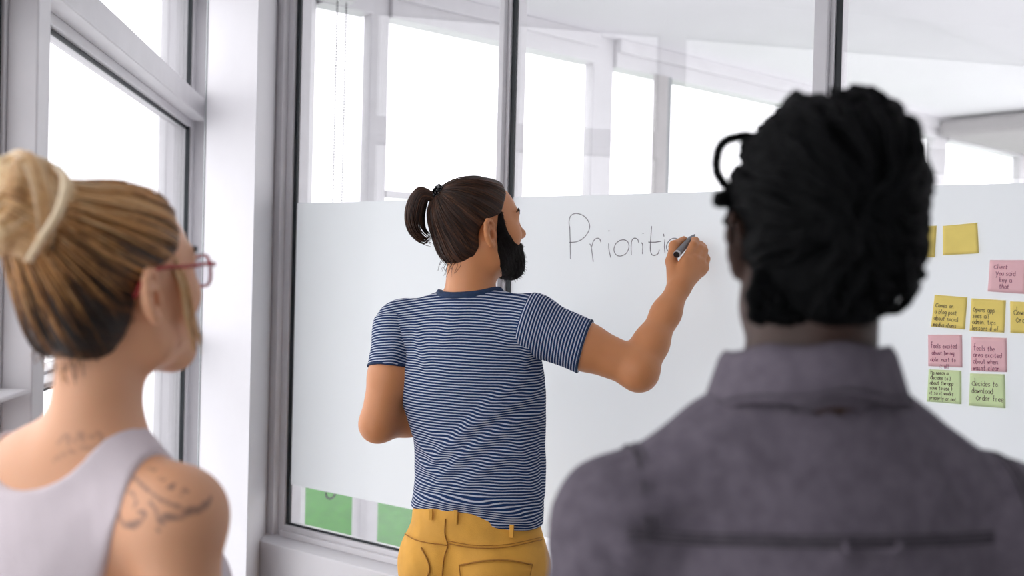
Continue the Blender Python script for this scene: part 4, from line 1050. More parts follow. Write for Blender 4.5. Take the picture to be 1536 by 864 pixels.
def build_woman():
    root = tag(empty('person', (-0.55, 1.235, 0)), 'blonde woman with a messy bun, red glasses, shoulder tattoo and pale tank top', 'person')
    Rt = rot(22); r, f = Rt[:, 0], Rt[:, 1]
    hc = at(177, 425, 1.25); HR = rot(35, 8, 0); hs = 1.0
    S = Sdf(); T = add_head(S, hc, HR, hs, True)
    c7 = at(142, 645, 1.225)
    S.cone(T(0, -0.022, -0.035), c7, 0.050, 0.054, 0.03)
    c = np.array([-0.55, 1.235, 0.0]); P_ = lambda z: c + [0, 0, z]
    Rs, Ls = at(266, 778, 1.171), at(-49, 738, 1.299)
    zs = (Rs[2] + Ls[2]) / 2
    S.chain([P_(zs + 0.01), P_(zs - 0.06), P_(zs - 0.15), P_(1.03), P_(0.92)], [0.090, 0.132, 0.128, 0.112, 0.150], 0.03, flat=f, fs=0.66)
    for sh in (Ls, Rs):
        S.cone(c7 - [0, 0, 0.02], sh + [0, 0, 0.010], 0.046, 0.036, 0.035)
        S.cone(P_(zs - 0.05), sh, 0.065, 0.050, 0.03); S.ell(sh, (0.052, 0.052, 0.055), None, 0.03)
    for sx in (-1, 1): S.ell(P_(zs - 0.12) + f * 0.100 + r * sx * 0.090, (0.060, 0.060, 0.060), None, 0.025)
    for sh, sx in ((Ls, -1), (Rs, 1)):
        el = sh + r * sx * 0.035 - f * 0.01 - [0, 0, 0.275]; wr_ = el + f * 0.09 + r * sx * 0.0 - [0, 0, 0.22]
        S.chain([sh, (sh + el) / 2, el], [0.048, 0.044, 0.036], 0.02)
        S.chain([el, el * 0.65 + wr_ * 0.35, wr_], [0.036, 0.037, 0.024], 0.02)
        relaxed_hand(S, wr_, nrm(wr_ - el) * 0.6 + np.array([0, 0, -0.6]), -r * sx, f)
    # tattoo lines laid on the skin
    ov = lambda L_: [(120 + x * 0.236, 660 + y * 0.236) for x, y in L_]
    lines = [(ov([(300, 205), (360, 250), (420, 310), (520, 380), (640, 430), (740, 455), (800, 420), (830, 370)]), 0.0021),
             (ov([(700, 440), (760, 440), (810, 400)]), 0.004), (ov([(230, 380), (265, 330), (330, 335), (360, 390), (340, 420)]), 0.0016),
             (ov([(240, 430), (265, 520), (330, 555), (400, 500), (410, 460), (375, 455)]), 0.0024), (ov([(300, 540), (380, 520)]), 0.0035),
             (ov([(440, 390), (480, 450), (510, 540), (500, 570)]), 0.0017), (ov([(500, 495), (560, 480), (620, 490), (700, 465)]), 0.0028),
             (ov([(520, 520), (560, 500), (600, 500)]), 0.0028), (ov([(440, 175), (470, 195)]), 0.0016), (ov([(560, 300), (590, 280), (580, 310)]), 0.0018), (ov([(640, 350), (655, 315), (690, 330)]), 0.0018), (ov([(500, 240), (530, 255)]), 0.0014),
             (ov([(50, 690), (60, 760), (55, 790)]), 0.0035), (ov([(55, 730), (120, 708)]), 0.0028)]
    faint = [([(88, 664), (100, 652), (104, 668)], 0.0018), ([(112, 662), (122, 650), (126, 664)], 0.0018), ([(136, 656), (150, 650), (152, 662)], 0.0018), ([(80, 690), (110, 676), (150, 668)], 0.0016), ([(0, 655), (8, 648)], 0.0016)]
    curves = []
    for L_, w in lines: q = catmull(np.array(L_), 8); curves.append((shoot(S, q[:, 0], q[:, 1], 0.8), w * 0.8, 0.66))
    for L_, w in faint: q = catmull(np.array(L_), 8); curves.append((shoot(S, q[:, 0], q[:, 1], 0.8), w, 0.35))
    def ink(V):
        o = np.zeros(len(V))
        for C_, w, g in curves:
            lo_, hi_ = C_.min(0) - 0.02, C_.max(0) + 0.02; m = ((V > lo_) & (V < hi_)).all(1)
            if not m.any(): continue
            d = np.sqrt(((V[m][:, None, :] - C_[None]) ** 2).sum(2)).min(1); o[m] = np.maximum(o[m], g * np.clip(1.6 - d / w, 0, 1))
        return o
    solid('body', S, (-0.86, 0.98, 0.55), (-0.22, 1.52, 1.75), 0.0042, M['skin_b'], root, {'lip': lip_mask(hc, HR, hs), 'ink': ink})
    ear_detail(S, T, HR, M['skin_b'], root)
    # hair swept up to the bun
    Hs = Sdf(); e_ = lambda p, rr, k=0.03: Hs.ell(T(*p), np.array(rr) * hs, HR, k)
    e_((0, -0.020, 0.034), (0.084, 0.107, 0.093)); e_((0, 0.028, 0.030), (0.070, 0.067, 0.080)); e_((0, -0.055, -0.030), (0.066, 0.060, 0.068)); e_((0, -0.085, 0.085), (0.045, 0.045, 0.045))
    zk = np.array([-0.12, -0.09, -0.06, -0.04, 0.0, 0.020, 0.030, 0.05, 0.075, 0.1, 0.13]); yk = np.array([-0.075, -0.050, -0.034, -0.026, -0.024, -0.006, 0.030, 0.046, 0.058, 0.066, 0.072])
    bun = T(0, -0.116, 0.100); kax = nrm(bun - T(0, 0.0, 0.03))
    comb = lambda P: strand_uv(P, bun - kax * 0.03, kax)
    def tone(V):
        q = ((V - hc) @ HR) / hs
        return (-0.05 + 1.1 * np.clip(q[:, 2] - 0.005, -0.06, 0.12) + 0.9 * np.clip(-0.10 - q[:, 1] + 0.02, 0, 0.05) - 0.5 * np.clip(q[:, 1], 0, 0.05))
    def hairf(P):
        q = ((P - hc) @ HR) / hs
        sv = comb(P); d = Hs(P) - (0.0022 * vnoise(sv * [5, 5, 8], 1.0, 13) + 0.0012 * vnoise(sv * [12, 12, 10], 1.0, 14)).astype(np.float32)
        reg = (q[:, 1] - np.interp(q[:, 2], zk, yk) + 0.003 * vnoise(P, 220, 5)) * hs
        reg2 = (-0.085 - q[:, 2] - 0.25 * (q[:, 1] + 0.06) + 0.003 * vnoise(P, 160, 6)) * hs
        return smax(smax(d, reg.astype(np.float32), 0.010), reg2.astype(np.float32), 0.010)
    hair = solid('hair', hairf, hc - 0.19, hc + 0.19, 0.0034, M['hair_b'], root, {'strand': comb, 'tone': tone})
    hv = np.array([v.co for v in hair.data.vertices]) + root_loc(root); st = hv[RNG.choice(len(hv), 520)]; st = st[np.abs(Hs(st)) < 0.007]
    def strands_tone(name, paths, par, sides=5, add=0.0, fixed=None):
        V, Fc = tube_geo(paths, sides, False); sv, tn = [], []
        for p, rr in paths:
            n = len(p); o = RNG.uniform(-40, 40, 2); sv.append(np.repeat(np.stack([np.full(n, o[0]), np.full(n, o[1]), np.linspace(0, 0.12, n)], 1), sides, 0))
            b = tone(np.asarray(p)) if fixed is None else np.full(n, fixed + RNG.normal(0, 0.05))
            tn.append(np.repeat(b + add, sides))
        return mesh_obj(name, V, Fc, M['hair_b'], par, True, {'strand': np.concatenate(sv), 'tone': np.concatenate(tn)})
    strands_tone('hair_strands', comb_paths(Hs, st, bun - kax * 0.02, 11, 0.002, 0.001, 0.0009, 0.0020), hair, add=0.03)
    # the bun: a core wound with thick locks
    u = nrm(np.cross(kax, [0, 0, 1])); v = np.cross(kax, u)
    Bc = Sdf(); Bc.ell(bun, (0.054, 0.054, 0.048), np.stack([u, v, kax], 1), 0.01)
    paths = []
    for k in range(16):
        tilt = RNG.normal(0, 0.55, 2); ax = nrm(kax + u * tilt[0] + v * tilt[1]); a0 = nrm(np.cross(ax, RNG.normal(size=3))); b0 = np.cross(ax, a0)
        R_ = RNG.uniform(0.046, 0.058); off = RNG.uniform(-0.022, 0.026); th = np.linspace(0, RNG.uniform(3.2, 5.4), 22) + RNG.uniform(0, 6)
        rr = RNG.uniform(0.008, 0.013); rad = math.sqrt(max(R_ ** 2 - off ** 2, 0.0004))
        core = bun + ax * off + np.outer(np.cos(th) * rad, a0) + np.outer(np.sin(th) * rad, b0)
        Bc.chain(core[::3], [rr] * len(core[::3]), 0.004)
        for j in range(16):                                   # fine strands along each lock
            ph = RNG.uniform(0, 6.28); tw = RNG.uniform(-1, 1)
            rd = nrm(core - bun) if False else (core - bun) / np.linalg.norm(core - bun, axis=1)[:, None]
            sd = np.cross(rd, np.gradient(core, axis=0)); sd /= np.linalg.norm(sd, axis=1)[:, None] + 1e-9
            aa = ph + tw * np.linspace(0, 1.5, len(core))
            p = core + (rd * np.cos(aa)[:, None] + sd * np.sin(aa)[:, None]) * (rr * RNG.uniform(0.95, 1.12))
            paths.append((p, RNG.uniform(0.0008, 0.0016) * np.sin(np.linspace(0.25, 2.9, len(core)))))
    bs = lambda P: Bc(P) - 0.0012 * vnoise(P, 170, 15).astype(np.float32)
    bo = solid('hair_bun', bs, bun - 0.095, bun + 0.095, 0.0034, M['hair_b'], hair, {'strand': lambda V: strand_uv(V, bun, kax) * [2.2, 2.2, 1], 'tone': lambda V: 0.16 + 0.10 * vnoise(V, 60, 16)})
    strands_tone('bun_strands', paths, hair, 5, 0, 0.22)
    # pale lock hanging over the bun, wisps by the ear
    lk = catmull([at(84, 250, 1.150), at(98, 270, 1.112), at(90, 312, 1.090), at(66, 352, 1.092), at(42, 392, 1.112)], 6); paths = []
    for j in range(16):
        a = RNG.uniform(0, 6.28); o = C_RT * math.cos(a) * 0.0040 + C_FWD * math.sin(a) * 0.003
        paths.append((lk + o, 0.0017 * np.linspace(1.1, 0.7, len(lk))))
    strands_tone('pale_lock', paths, hair, 5, 0, 0.36)
    paths = []
    for j in range(22):
        x = RNG.normal(0, 0.004); b = T(0.066 + RNG.normal(0, 0.002), 0.034 + x, 0.030); pts = [b, T(0.077, 0.040 + x, -0.005), T(0.075, 0.046 + x * 1.2, -0.045), T(0.066, 0.060 + x * 1.5, -0.085 + RNG.normal(0, 0.006))]
        paths.append((catmull(pts, 5), 0.0011 * np.linspace(1, 0.35, 16)))
    strands_tone('face_lock', paths, hair, 4, 0, 0.12)
    paths = []
    for j in range(30):
        b = project(Hs, T(RNG.uniform(-0.05, 0.06), -0.09, RNG.uniform(-0.09, -0.06))[None], 0)[0]; d_ = np.array([RNG.normal(0, 0.008), RNG.normal(0, 0.006), RNG.uniform(-0.03, -0.008)])
        paths.append((catmull([b, b + d_ * 0.5 + RNG.normal(0, 0.002, 3), b + d_], 4), 0.0005))
    strands_tone('loose_hair', paths, hair, 4, 0, 0.0)
    face_bits(S, T, HR, hs, root, M['beard_a'])
    # tank top
    B = Sdf(); B.chain([P_(zs + 0.012), P_(zs - 0.06), P_(zs - 0.15), P_(1.03), P_(0.90)], [0.096, 0.139, 0.137, 0.126, 0.163], 0.03, flat=f, fs=0.68)
    for sh in (Ls, Rs):
        B.cone(c7 - [0, 0, 0.02], sh + [0, 0, 0.010], 0.052, 0.042, 0.035); B.cone(P_(zs - 0.05), sh, 0.071, 0.054, 0.03)
    for sx in (-1, 1): B.ell(P_(zs - 0.12) + f * 0.106 + r * sx * 0.094, (0.068, 0.068, 0.068), None, 0.03)
    zn = at(100, 640, 1.16)[2]; zb = zn - at(25, 748, 1.12)[2]
    def tankf(P):
        d = B(P) - (0.0016 * vnoise(P, 40, 71) + 0.0010 * vnoise(P, 90, 72)).astype(np.float32)
        q = P - c; a = q @ r; b = q @ f; z = P[:, 2]
        ez = np.where(b < 0.02, zb + 0.014, 0.15)
        up_ = np.clip((z - zn) / 0.05, 0, 1)
        neck = (np.sqrt((a / (0.098 + 0.012 * up_)) ** 2 + (np.minimum(z - zn - 0.012, 0) / ez) ** 2) - 1) * 0.09
        arm = 0.140 - 0.030 * np.clip((zs + 0.02 - z) / 0.12, 0, 1) + 0.10 * np.clip((zs - 0.095 - z) / 0.06, 0, 1) ** 1.5 + 0.10 * np.clip((b - 0.02) / 0.05, 0, 1) * np.clip((zs - 0.035 - z) / 0.04, 0, 1) - np.abs(a)
        d = smax(d, -neck.astype(np.float32), 0.004); d = smax(d, -arm.astype(np.float32), 0.004)
        return smax(d, (0.86 - z).astype(np.float32), 0.004)
    tank = solid('tank_top', tankf, (-0.82, 1.0, 0.83), (-0.26, 1.52, 1.50), 0.0038, M['tank'], root)
    legs(root, P_(0.86), r, f, M['jeans_b'], [0.138, 0.155, 0.088, 0.058, 0.045], M['shoe_a'], 'jeans', 0.95)

    # red framed glasses
    gl = tag(empty('eyeglasses', T(0, 0.10, 0.006)), 'red framed eyeglasses worn by the blonde woman', 'glasses')
    th = np.linspace(0, 2 * np.pi, 29)
    for sx in (-1, 1):
        rim = np.array([T(sx * (0.034 + 0.0265 * math.copysign(abs(math.cos(a)) ** 0.8, math.cos(a))), 0.105 - 0.010 * (0.5 + 0.5 * math.cos(a)) ** 2, 0.004 + 0.0205 * math.sin(a) + 0.004 * math.cos(a)) for a in th])
        V, Fc = tube_geo([(rim, 0.0021)], 8); ro = mesh_obj('rim', V, Fc, M['red_acetate'], gl, True)
        ctr = rim[:-1].mean(0); V = list(rim[:-1]) + [ctr + HR[:, 1] * 0.001]; n = len(rim) - 1
        lens_f = [(i, (i + 1) % n, n) for i in range(n)]
        V2 = [p - HR[:, 1] * 0.0015 for p in V]; Fc = lens_f + [(b + n + 1, a + n + 1, c_ + n + 1) for a, b, c_ in lens_f]
        mesh_obj('lens', V + V2, Fc, M['lens'], gl, True)
        tp = catmull([T(sx * 0.062, 0.100, 0.012), T(sx * 0.073, 0.088, 0.016), T(sx * 0.0825, 0.040, 0.018), T(sx * 0.0845, 0.000, 0.020), T(sx * 0.084, -0.022, 0.008), T(sx * 0.083, -0.034, -0.010)], 5)
        V, Fc = tube_geo([(tp, 0.0024)], 8); mesh_obj('temple', V, Fc, M['red_acetate'], gl, True)
    V, Fc = tube_geo([(catmull([T(-0.009, 0.112, 0.008), T(0, 0.114, 0.011), T(0.009, 0.112, 0.008)], 5), 0.002)], 8); mesh_obj('bridge', V, Fc, M['red_acetate'], gl, True)
    return root
woman = build_woman()
# ------------------------------------------------------------------ man with tied black locks and a grey denim shirt, seen from behind
M['skin_c'] = skin_mat('deep_brown_skin', (0.040, 0.019, 0.013), (0.065, 0.032, 0.022), lip=(0.07, 0.025, 0.025), rough=0.6)
M['locks'] = mat('black_locks', (0.0022, 0.0025, 0.003), 0.7, noise=0.4, nscale=150, bump=1.0, bscale=240, spec=0.3)
M['locks'].node_tree.nodes['Principled BSDF'].inputs['Specular IOR Level'].default_value = 0.10
M['denim'] = mat('grey_denim', (0.150, 0.130, 0.158), 0.85, col2=(0.112, 0.096, 0.120), nscale=60, bump=0.5, bscale=420, spec=0.25)
M['denim_seam'] = mat('grey_denim_seam', (0.09, 0.080, 0.095), 0.85, noise=0.4, nscale=160, bump=0.5, bscale=300, spec=0.25)
M['charcoal'] = mat('charcoal_twill', (0.04, 0.04, 0.045), 0.85, noise=0.2, nscale=30, bump=0.2, bscale=400)
M['shoe_c'] = mat('black_leather', (0.02, 0.02, 0.02), 0.4, noise=0.2)

def build_man_denim():
    cx = at(1212, 600, 1.05)[0]
    root = tag(empty('person', (cx, 1.05, 0)), 'man with tied-up black locks and grey denim shirt, seen from behind', 'person')
    Rt = rot(-8); r, f = Rt[:, 0], Rt[:, 1]
    hc = at(1220, 354, 1.065); HR = rot(0, 0, 0); hs = 1.0
    S = Sdf(); T = add_head(S, hc, HR, hs)
    c7 = at(1212, 575, 1.045)
    S.cone(T(0, -0.020, -0.03), c7, 0.062, 0.068, 0.03)
    c = np.array([cx, 1.05, 0.0]); P_ = lambda z: c + [0, 0, z]
    Ls, Rs = at(930, 792, 1.030), at(1500, 795, 1.075)
    zs = (Ls[2] + Rs[2]) / 2
    sp = [P_(zs + 0.03), P_(zs - 0.05), P_(zs - 0.15), P_(1.05), P_(0.92)]
    S.chain(sp, [0.115, 0.158, 0.152, 0.140, 0.155], 0.03, flat=f, fs=0.66)
    arms = []
    for sh, sx in ((Ls, -1), (Rs, 1)):
        S.cone(c7 - [0, 0, 0.02], sh + [0, 0, 0.012], 0.052, 0.045, 0.04); S.cone(P_(zs - 0.05), sh, 0.08, 0.058, 0.03); S.ell(sh, (0.058, 0.058, 0.060), None, 0.03)
        el = sh + r * sx * 0.035 - [0, 0, 0.29]; wr_ = el + f * 0.10 - r * sx * 0.02 - [0, 0, 0.235]; arms.append((sh, el, wr_, sx))
        S.chain([sh, (sh + el) / 2, el], [0.055, 0.052, 0.043], 0.02); S.chain([el, el * 0.65 + wr_ * 0.35, wr_], [0.042, 0.042, 0.028], 0.02)
        relaxed_hand(S, wr_, nrm(wr_ - el) * 0.6 + np.array([0, 0, -0.6]), -r * sx, f)
    solid('body', S, (cx - 0.36, 0.84, 0.60), (cx + 0.36, 1.32, 1.78), 0.0050, M['skin_c'], root, {'lip': lip_mask(hc, HR, hs), 'ink': lambda V: np.zeros(len(V))})
    face_bits(S, T, HR, hs, root, M['locks'])
    # scalp hair under the locks
    Hs = Sdf(); e_ = lambda p, rr, k=0.03: Hs.ell(T(*p), np.array(rr), HR, k)
    e_((0, -0.020, 0.040), (0.081, 0.108, 0.096)); e_((0, 0.026, 0.040), (0.070, 0.062, 0.082)); e_((0.004, -0.055, -0.030), (0.072, 0.062, 0.072))
    zk = np.array([-0.13, -0.09, -0.06, -0.03, 0.0, 0.03, 0.05, 0.075, 0.1, 0.14]); yk = np.array([-0.075, -0.045, -0.030, -0.022, 0.004, 0.030, 0.044, 0.055, 0.062, 0.070])
    def hairf(P):
        q = (P - hc) @ HR
        d = Hs(P) - (0.004 * vnoise(P, 70, 81) + 0.002 * vnoise(P, 190, 82)).astype(np.float32)
        reg = q[:, 1] - np.interp(q[:, 2], zk, yk) + 0.004 * vnoise(P, 150, 83)
        reg2 = -0.100 - q[:, 2]
        return smax(smax(d, reg.astype(np.float32), 0.012), reg2.astype(np.float32), 0.012)
    hair = solid('hair', hairf, hc - 0.2, hc + 0.2, 0.0045, M['locks'], root)
    tie = T(0.012, -0.125, 0.020)
    paths = []
    def lock(pts, r0, taper=0.55, n=7, wob=0.0012):
        c_ = catmull(pts, n); k = len(c_); s_ = np.arange(k)
        rad = r0 * (1 + 0.10 * np.sin(s_ * 1.7 + RNG.uniform(0, 6))) * np.interp(s_ / k, [0, 0.1, 0.8, 1], [0.7, 1, 0.95, taper])
        c_ = c_ + np.stack([np.sin(s_ * 0.9 + RNG.uniform(0, 6)), np.cos(s_ * 0.8 + RNG.uniform(0, 6)), np.sin(s_ * 0.7 + RNG.uniform(0, 6))], 1) * wob
        paths.append((c_, rad))
    # from the hairline back over the head to the tie
    for k in range(78):
        a = RNG.uniform(-2.75, 2.75); e = RNG.uniform(0.0, 1.0)
        sx = math.sin(a); p0 = T(0.078 * sx * (1 - 0.25 * e), 0.055 * math.cos(a) * (1 - e) + 0.0 - 0.03 * e, 0.045 + 0.085 * e if abs(a) < 2 else -0.07 + 0.08 * e)
        n = 6; P0 = p0.copy(); off = RNG.uniform(0.001, 0.008) + 0.006 * max(0, sx) * RNG.uniform(0, 1); pts = []
        for i in range(n + 1):
            t = i / n; q = P0 * (1 - t) + tie * t
            lift = off * (0.35 if sx < 0 else 1) + 0.018 * math.sin(t * np.pi) * RNG.uniform(0.3, 1.0) * (0.25 + 0.45 * max(0, sx) + 0.35 * e)
            pts.append(project(Hs, q[None] + RNG.normal(0, 0.003, 3), lift, 4)[0])
        lock(pts, RNG.uniform(0.0045, 0.0075))
    # hanging from the tie and curling at the nape
    for k in range(40):
        a = RNG.uniform(-1.0, 1.0); ln = RNG.uniform(0.5, 1.0)
        b = tie + HR @ np.array([RNG.normal(0, 0.010), -0.004, RNG.normal(0, 0.008)]); pts = [b]
        x0, z0 = 0.0 + 0.062 * a + 0.010, 0.01 - 0.105 * ln
        for t in (0.3, 0.55, 0.8, 1.0):
            q = T(0.012 + (x0 - 0.012) * t ** 0.8, -0.135, 0.020 + (z0 - 0.02) * t)
            pts.append(project(Hs, q[None] + RNG.normal(0, 0.004, 3), RNG.uniform(0.006, 0.020), 4)[0])
        if RNG.random() < 0.5: pts.append(pts[-1] + HR @ np.array([RNG.normal(0, 0.012), -0.006, 0.012]))
        lock(pts, RNG.uniform(0.0045, 0.0070))
    # full locks puffed out on his right side and over the crown
    for k in range(34):
        a = RNG.uniform(0.35, 1.25); z = RNG.uniform(-0.055, 0.075); pts = []
        p0 = T(0.075, 0.01 + RNG.normal(0, 0.02), z + RNG.uniform(-0.01, 0.05)); out = RNG.uniform(-0.012, 0.002)
        mids = [T(0.084 + out, -0.015 + RNG.normal(0, 0.01), z + 0.012), T(0.082 + out, -0.055 + RNG.normal(0, 0.01), z), T(0.056 + out * 0.8, -0.105, z * 0.8 + 0.004)]
        lock([p0] + mids + [tie + HR @ np.array([0.012, 0.002, 0])], RNG.uniform(0.005, 0.0075))
    for k in range(16):
        x = RNG.uniform(-0.05, 0.07); lock([T(x, 0.03, 0.125), T(x, -0.01, 0.138 + RNG.uniform(-0.004, 0.006)), T(x * 0.95, -0.055, 0.126 + RNG.uniform(-0.004, 0.006)), T(x * 0.7, -0.105, 0.090), tie], RNG.uniform(0.0055, 0.008))
    # the loops that stand clear of the outline
    Yl = 1.06
    lock([at(1150, 208, Yl), at(1122, 204, Yl), at(1100, 207, Yl - .005), at(1083, 216, Yl - .008), at(1075, 238, Yl - .008), at(1077, 262, Yl - .006), at(1092, 280, Yl), at(1112, 286, Yl), at(1140, 290, Yl)], 0.0058, 0.9, 9, 0.0003)
    lock([at(1125, 262, Yl), at(1100, 284, Yl - .004), at(1080, 294, Yl - .006), at(1078, 302, Yl - .006), at(1098, 306, Yl), at(1125, 312, Yl)], 0.0062, 0.8)
    lock([at(1120, 300, Yl), at(1098, 318, Yl), at(1094, 335, Yl), at(1104, 352, Yl), at(1125, 360, Yl)], 0.0058, 0.8)
    lock([at(1318, 165, 1.05), at(1350, 178, 1.045), at(1372, 205, 1.04), at(1384, 240, 1.04), at(1388, 280, 1.04), at(1384, 320, 1.04), at(1362, 352, 1.03)], 0.0062, 0.9)
    lock([at(1330, 190, 1.04), at(1352, 215, 1.035), at(1366, 245, 1.03), at(1374, 290, 1.03), at(1372, 330, 1.03), at(1350, 385, 1.02)], 0.0072, 0.9)
    lock([at(1375, 300, 1.03), at(1386, 335, 1.03), at(1376, 372, 1.03), at(1352, 415, 1.02), at(1330, 440, 1.01)], 0.0075, 0.7)
    lock([at(1350, 400, 1.02), at(1340, 440, 1.01), at(1322, 462, 1.0), at(1296, 455, 0.985)], 0.0075, 0.7)
    lock([at(1270, 150, 1.06), at(1285, 137, 1.05), at(1310, 142, 1.04), at(1335, 165, 1.03), at(1345, 200, 1.02)], 0.0075, 0.8)
    for j in range(5):
        x = 1130 + j * 14
        lock([at(x + 20, 400, 1.0), at(x, 430, 0.985), at(x - 4 + RNG.normal(0, 3), 462 + RNG.normal(0, 8), 0.985), at(x + 14, 480, 0.99), at(x + 26, 466, 0.985)], 0.0065, 0.8, 8)
    V, Fc = tube_geo(paths, 8, True); lk = mesh_obj('locks', V, Fc, M['locks'], hair, True)
    ring = [tie + HR @ np.array([math.cos(a) * 0.020, -0.012, math.sin(a) * 0.016]) for a in np.linspace(0, 2 * np.pi, 25)]
    V, Fc = tube_geo([(np.array(ring), 0.0045)], 8); mesh_obj('hair_tie', V, Fc, M['locks'], root, True)

    # shirt
    B = Sdf(); B.chain(sp, [0.128, 0.172, 0.168, 0.160, 0.175], 0.04, flat=f, fs=0.70)
    for sh in (Ls, Rs):
        B.cone(c7 - [0, 0, 0.025], sh + [0, 0, 0.010], 0.060, 0.054, 0.05); B.cone(P_(zs - 0.05), sh, 0.09, 0.064, 0.03); B.ell(sh, (0.065, 0.065, 0.067), None, 0.03)
    g = lambda x0, y0, x1, y1, w, h: fold_line(B, x0, y0, x1, y1, w, h * 1.25, 0.6)
    folds = [g(930, 770, 1070, 742, 0.007, 0.007), g(935, 720, 1060, 690, 0.010, 0.005), g(940, 790, 1090, 775, 0.006, -0.005), g(1000, 660, 1120, 640, 0.012, 0.003),
             g(1420, 700, 1500, 760, 0.012, 0.005), g(1380, 720, 1460, 790, 0.012, 0.004), g(1120, 660, 1215, 690, 0.016, -0.003), g(1262, 815, 1268, 862, 0.005, 0.006), g(1338, 815, 1334, 862, 0.005, 0.006),
             g(945, 806, 1500, 818, 0.006, 0.0015), g(935, 800, 960, 860, 0.010, 0.006), g(1010, 830, 1060, 862, 0.012, -0.005)]
    nc = at(1212, 560, 1.045)
    wr = lambda P: seg_disp(P, folds) + 0.0028 * vnoise(P, 22, 91) + 0.0014 * vnoise(P, 55, 92)
    def neckd(P):
        q = P - nc; return (np.sqrt(((q @ r) / 0.082) ** 2 + ((q @ f - 0.006) / 0.080) ** 2) - 1) * 0.08
    def shf(P):
        d = B(P) - wr(P).astype(np.float32)
        d = smax(d, -neckd(P).astype(np.float32), 0.006); return smax(d, (0.80 - P[:, 2]).astype(np.float32), 0.005)
    shirt = solid('denim_shirt', shf, (cx - 0.34, 0.82, 0.77), (cx + 0.34, 1.28, 1.50), 0.0046, M['denim'], root)
    for sh, el, wr_, sx in arms:
        A_ = Sdf(); A_.ell(sh, (0.068, 0.068, 0.070), None, 0.02); A_.chain([sh, (sh + el) / 2, el, el * 0.6 + wr_ * 0.4, wr_], [0.068, 0.064, 0.055, 0.050, 0.040], 0.02)
        n_ = nrm(el - sh + r * sx * 0.05)
        def slf(P, A_=A_, sh=sh, n_=n_, wr_=wr_, el=el, sx=sx):
            d = A_(P) - (0.0035 * vnoise(P, 30, 95) + 0.0015 * vnoise(P, 70, 96)).astype(np.float32)
            d = smax(d, (-((P - sh) @ (r * sx) + 0.012)).astype(np.float32), 0.012)
            return smax(d, ((P - wr_) @ nrm(wr_ - el)).astype(np.float32), 0.004)
        mn = np.minimum(np.minimum(sh, el), wr_) - 0.1; mx = np.maximum(np.maximum(sh, el), wr_) + 0.1
        so = solid('sleeve', slf, mn, mx, 0.005, M['denim'], shirt)
        # armhole seam: two stitched ridges
        for k, (o_, rr) in enumerate(((-0.008, 0.0022), (-0.016, 0.0013))):
            base = sh + r * sx * o_; ring = []
            for a in np.linspace(-0.5, np.pi + 0.5, 34):
                dr = nrm(-f * math.sin(a) + np.array([0, 0, 1]) * math.cos(a)) ; p = base + dr * 0.1
                for _ in range(30): p = p - dr * float(min(A_(p[None])[0], B(p[None])[0])) * 0.8
                ring.append(p + dr * 0.001)
            V, Fc = tube_geo([(np.array(ring), rr)], 6); mesh_obj('seam', V, Fc, M['denim_seam'], shirt, True)
    def seam(name, px, rad, off=0.001, m=M['denim_seam']):
        c_ = catmull(np.array(px, float), 6); Q = shoot(B, c_[:, 0], c_[:, 1], 0.6); off_ = off + wr(Q).mean() * 0; Q = Q - grad(B, Q) * 0; Q = Q + grad(B, Q) * (wr(Q) + off)[:, None]
        V, Fc = tube_geo([(Q, rad)], 6); mesh_obj(name, V, Fc, m, shirt, True)
    yk_ = [(942, 800), (1050, 809), (1212, 813), (1380, 812), (1490, 806)]
    seam('yoke_seam', yk_, 0.0015); seam('yoke_seam', [(x, y - 8) for x, y in yk_], 0.0012); seam('yoke_seam', [(x, y + 7) for x, y in yk_], 0.0012)
    lp = [(1262, 814), (1266, 826), (1300, 829), (1336, 826), (1340, 814)]
    seam('locker_loop', lp, 0.0032, 0.004, M['denim'])
    # buttoned front
    bz = np.linspace(zs - 0.02, 0.86, 7); fp = []
    for z in np.linspace(zs + 0.03, 0.82, 22):
        p = P_(z) + f * 0.30
        for _ in range(40): p = p - f * float(B(p[None])[0]) * 0.7
        fp.append(p + f * 0.003)
    for o_ in (-0.016, 0.016):
        V, Fc = tube_geo([(np.array(fp) + r * o_, 0.0012)], 5); mesh_obj('placket_seam', V, Fc, M['denim_seam'], shirt, True)
    for z in bz:
        p = P_(z) + f * 0.30
        for _ in range(40): p = p - f * float(B(p[None])[0]) * 0.7
        V, Fc = tube_geo([([p + f * 0.001, p + f * 0.0065], 0.0058)], 14); mesh_obj('button', V, Fc, M['bead_black'], shirt)
    # collar: stand and fold
    rows = []
    for k in range(48):
        a = k / 48 * 2 * np.pi; ca, sa = math.cos(a), math.sin(a); fr_ = 0.5 + 0.5 * sa            # sa=+1 front
        o = r * ca + f * sa; drop = 0.030 * fr_
        prof = [(0.078, -0.028), (0.076, 0.020), (0.0775, 0.034), (0.082, 0.037), (0.0870, 0.030), (0.094, 0.008), (0.102, -0.010 - 0.010 * abs(ca)), (0.100, -0.013 - 0.010 * abs(ca)), (0.090, 0.004), (0.082, 0.022), (0.0815, -0.026)]
        gap = np.clip((fr_ - 0.93) / 0.07, 0, 1)
        rows.append([nc + o * (rad * (1 + 0.04 * abs(ca))) + f * 0.006 + np.array([0, 0, z - drop + 0.002 * math.sin(a * 7)]) for rad, z in prof])
    V = np.array(rows).reshape(-1, 3); m_ = len(rows[0]); Fc = [(i * m_ + j, i * m_ + (j + 1) % m_, ((i + 1) % 48) * m_ + (j + 1) % m_, ((i + 1) % 48) * m_ + j) for i in range(48) for j in range(m_)]
    co = mesh_obj('collar', V, Fc, M['denim'], shirt, True)
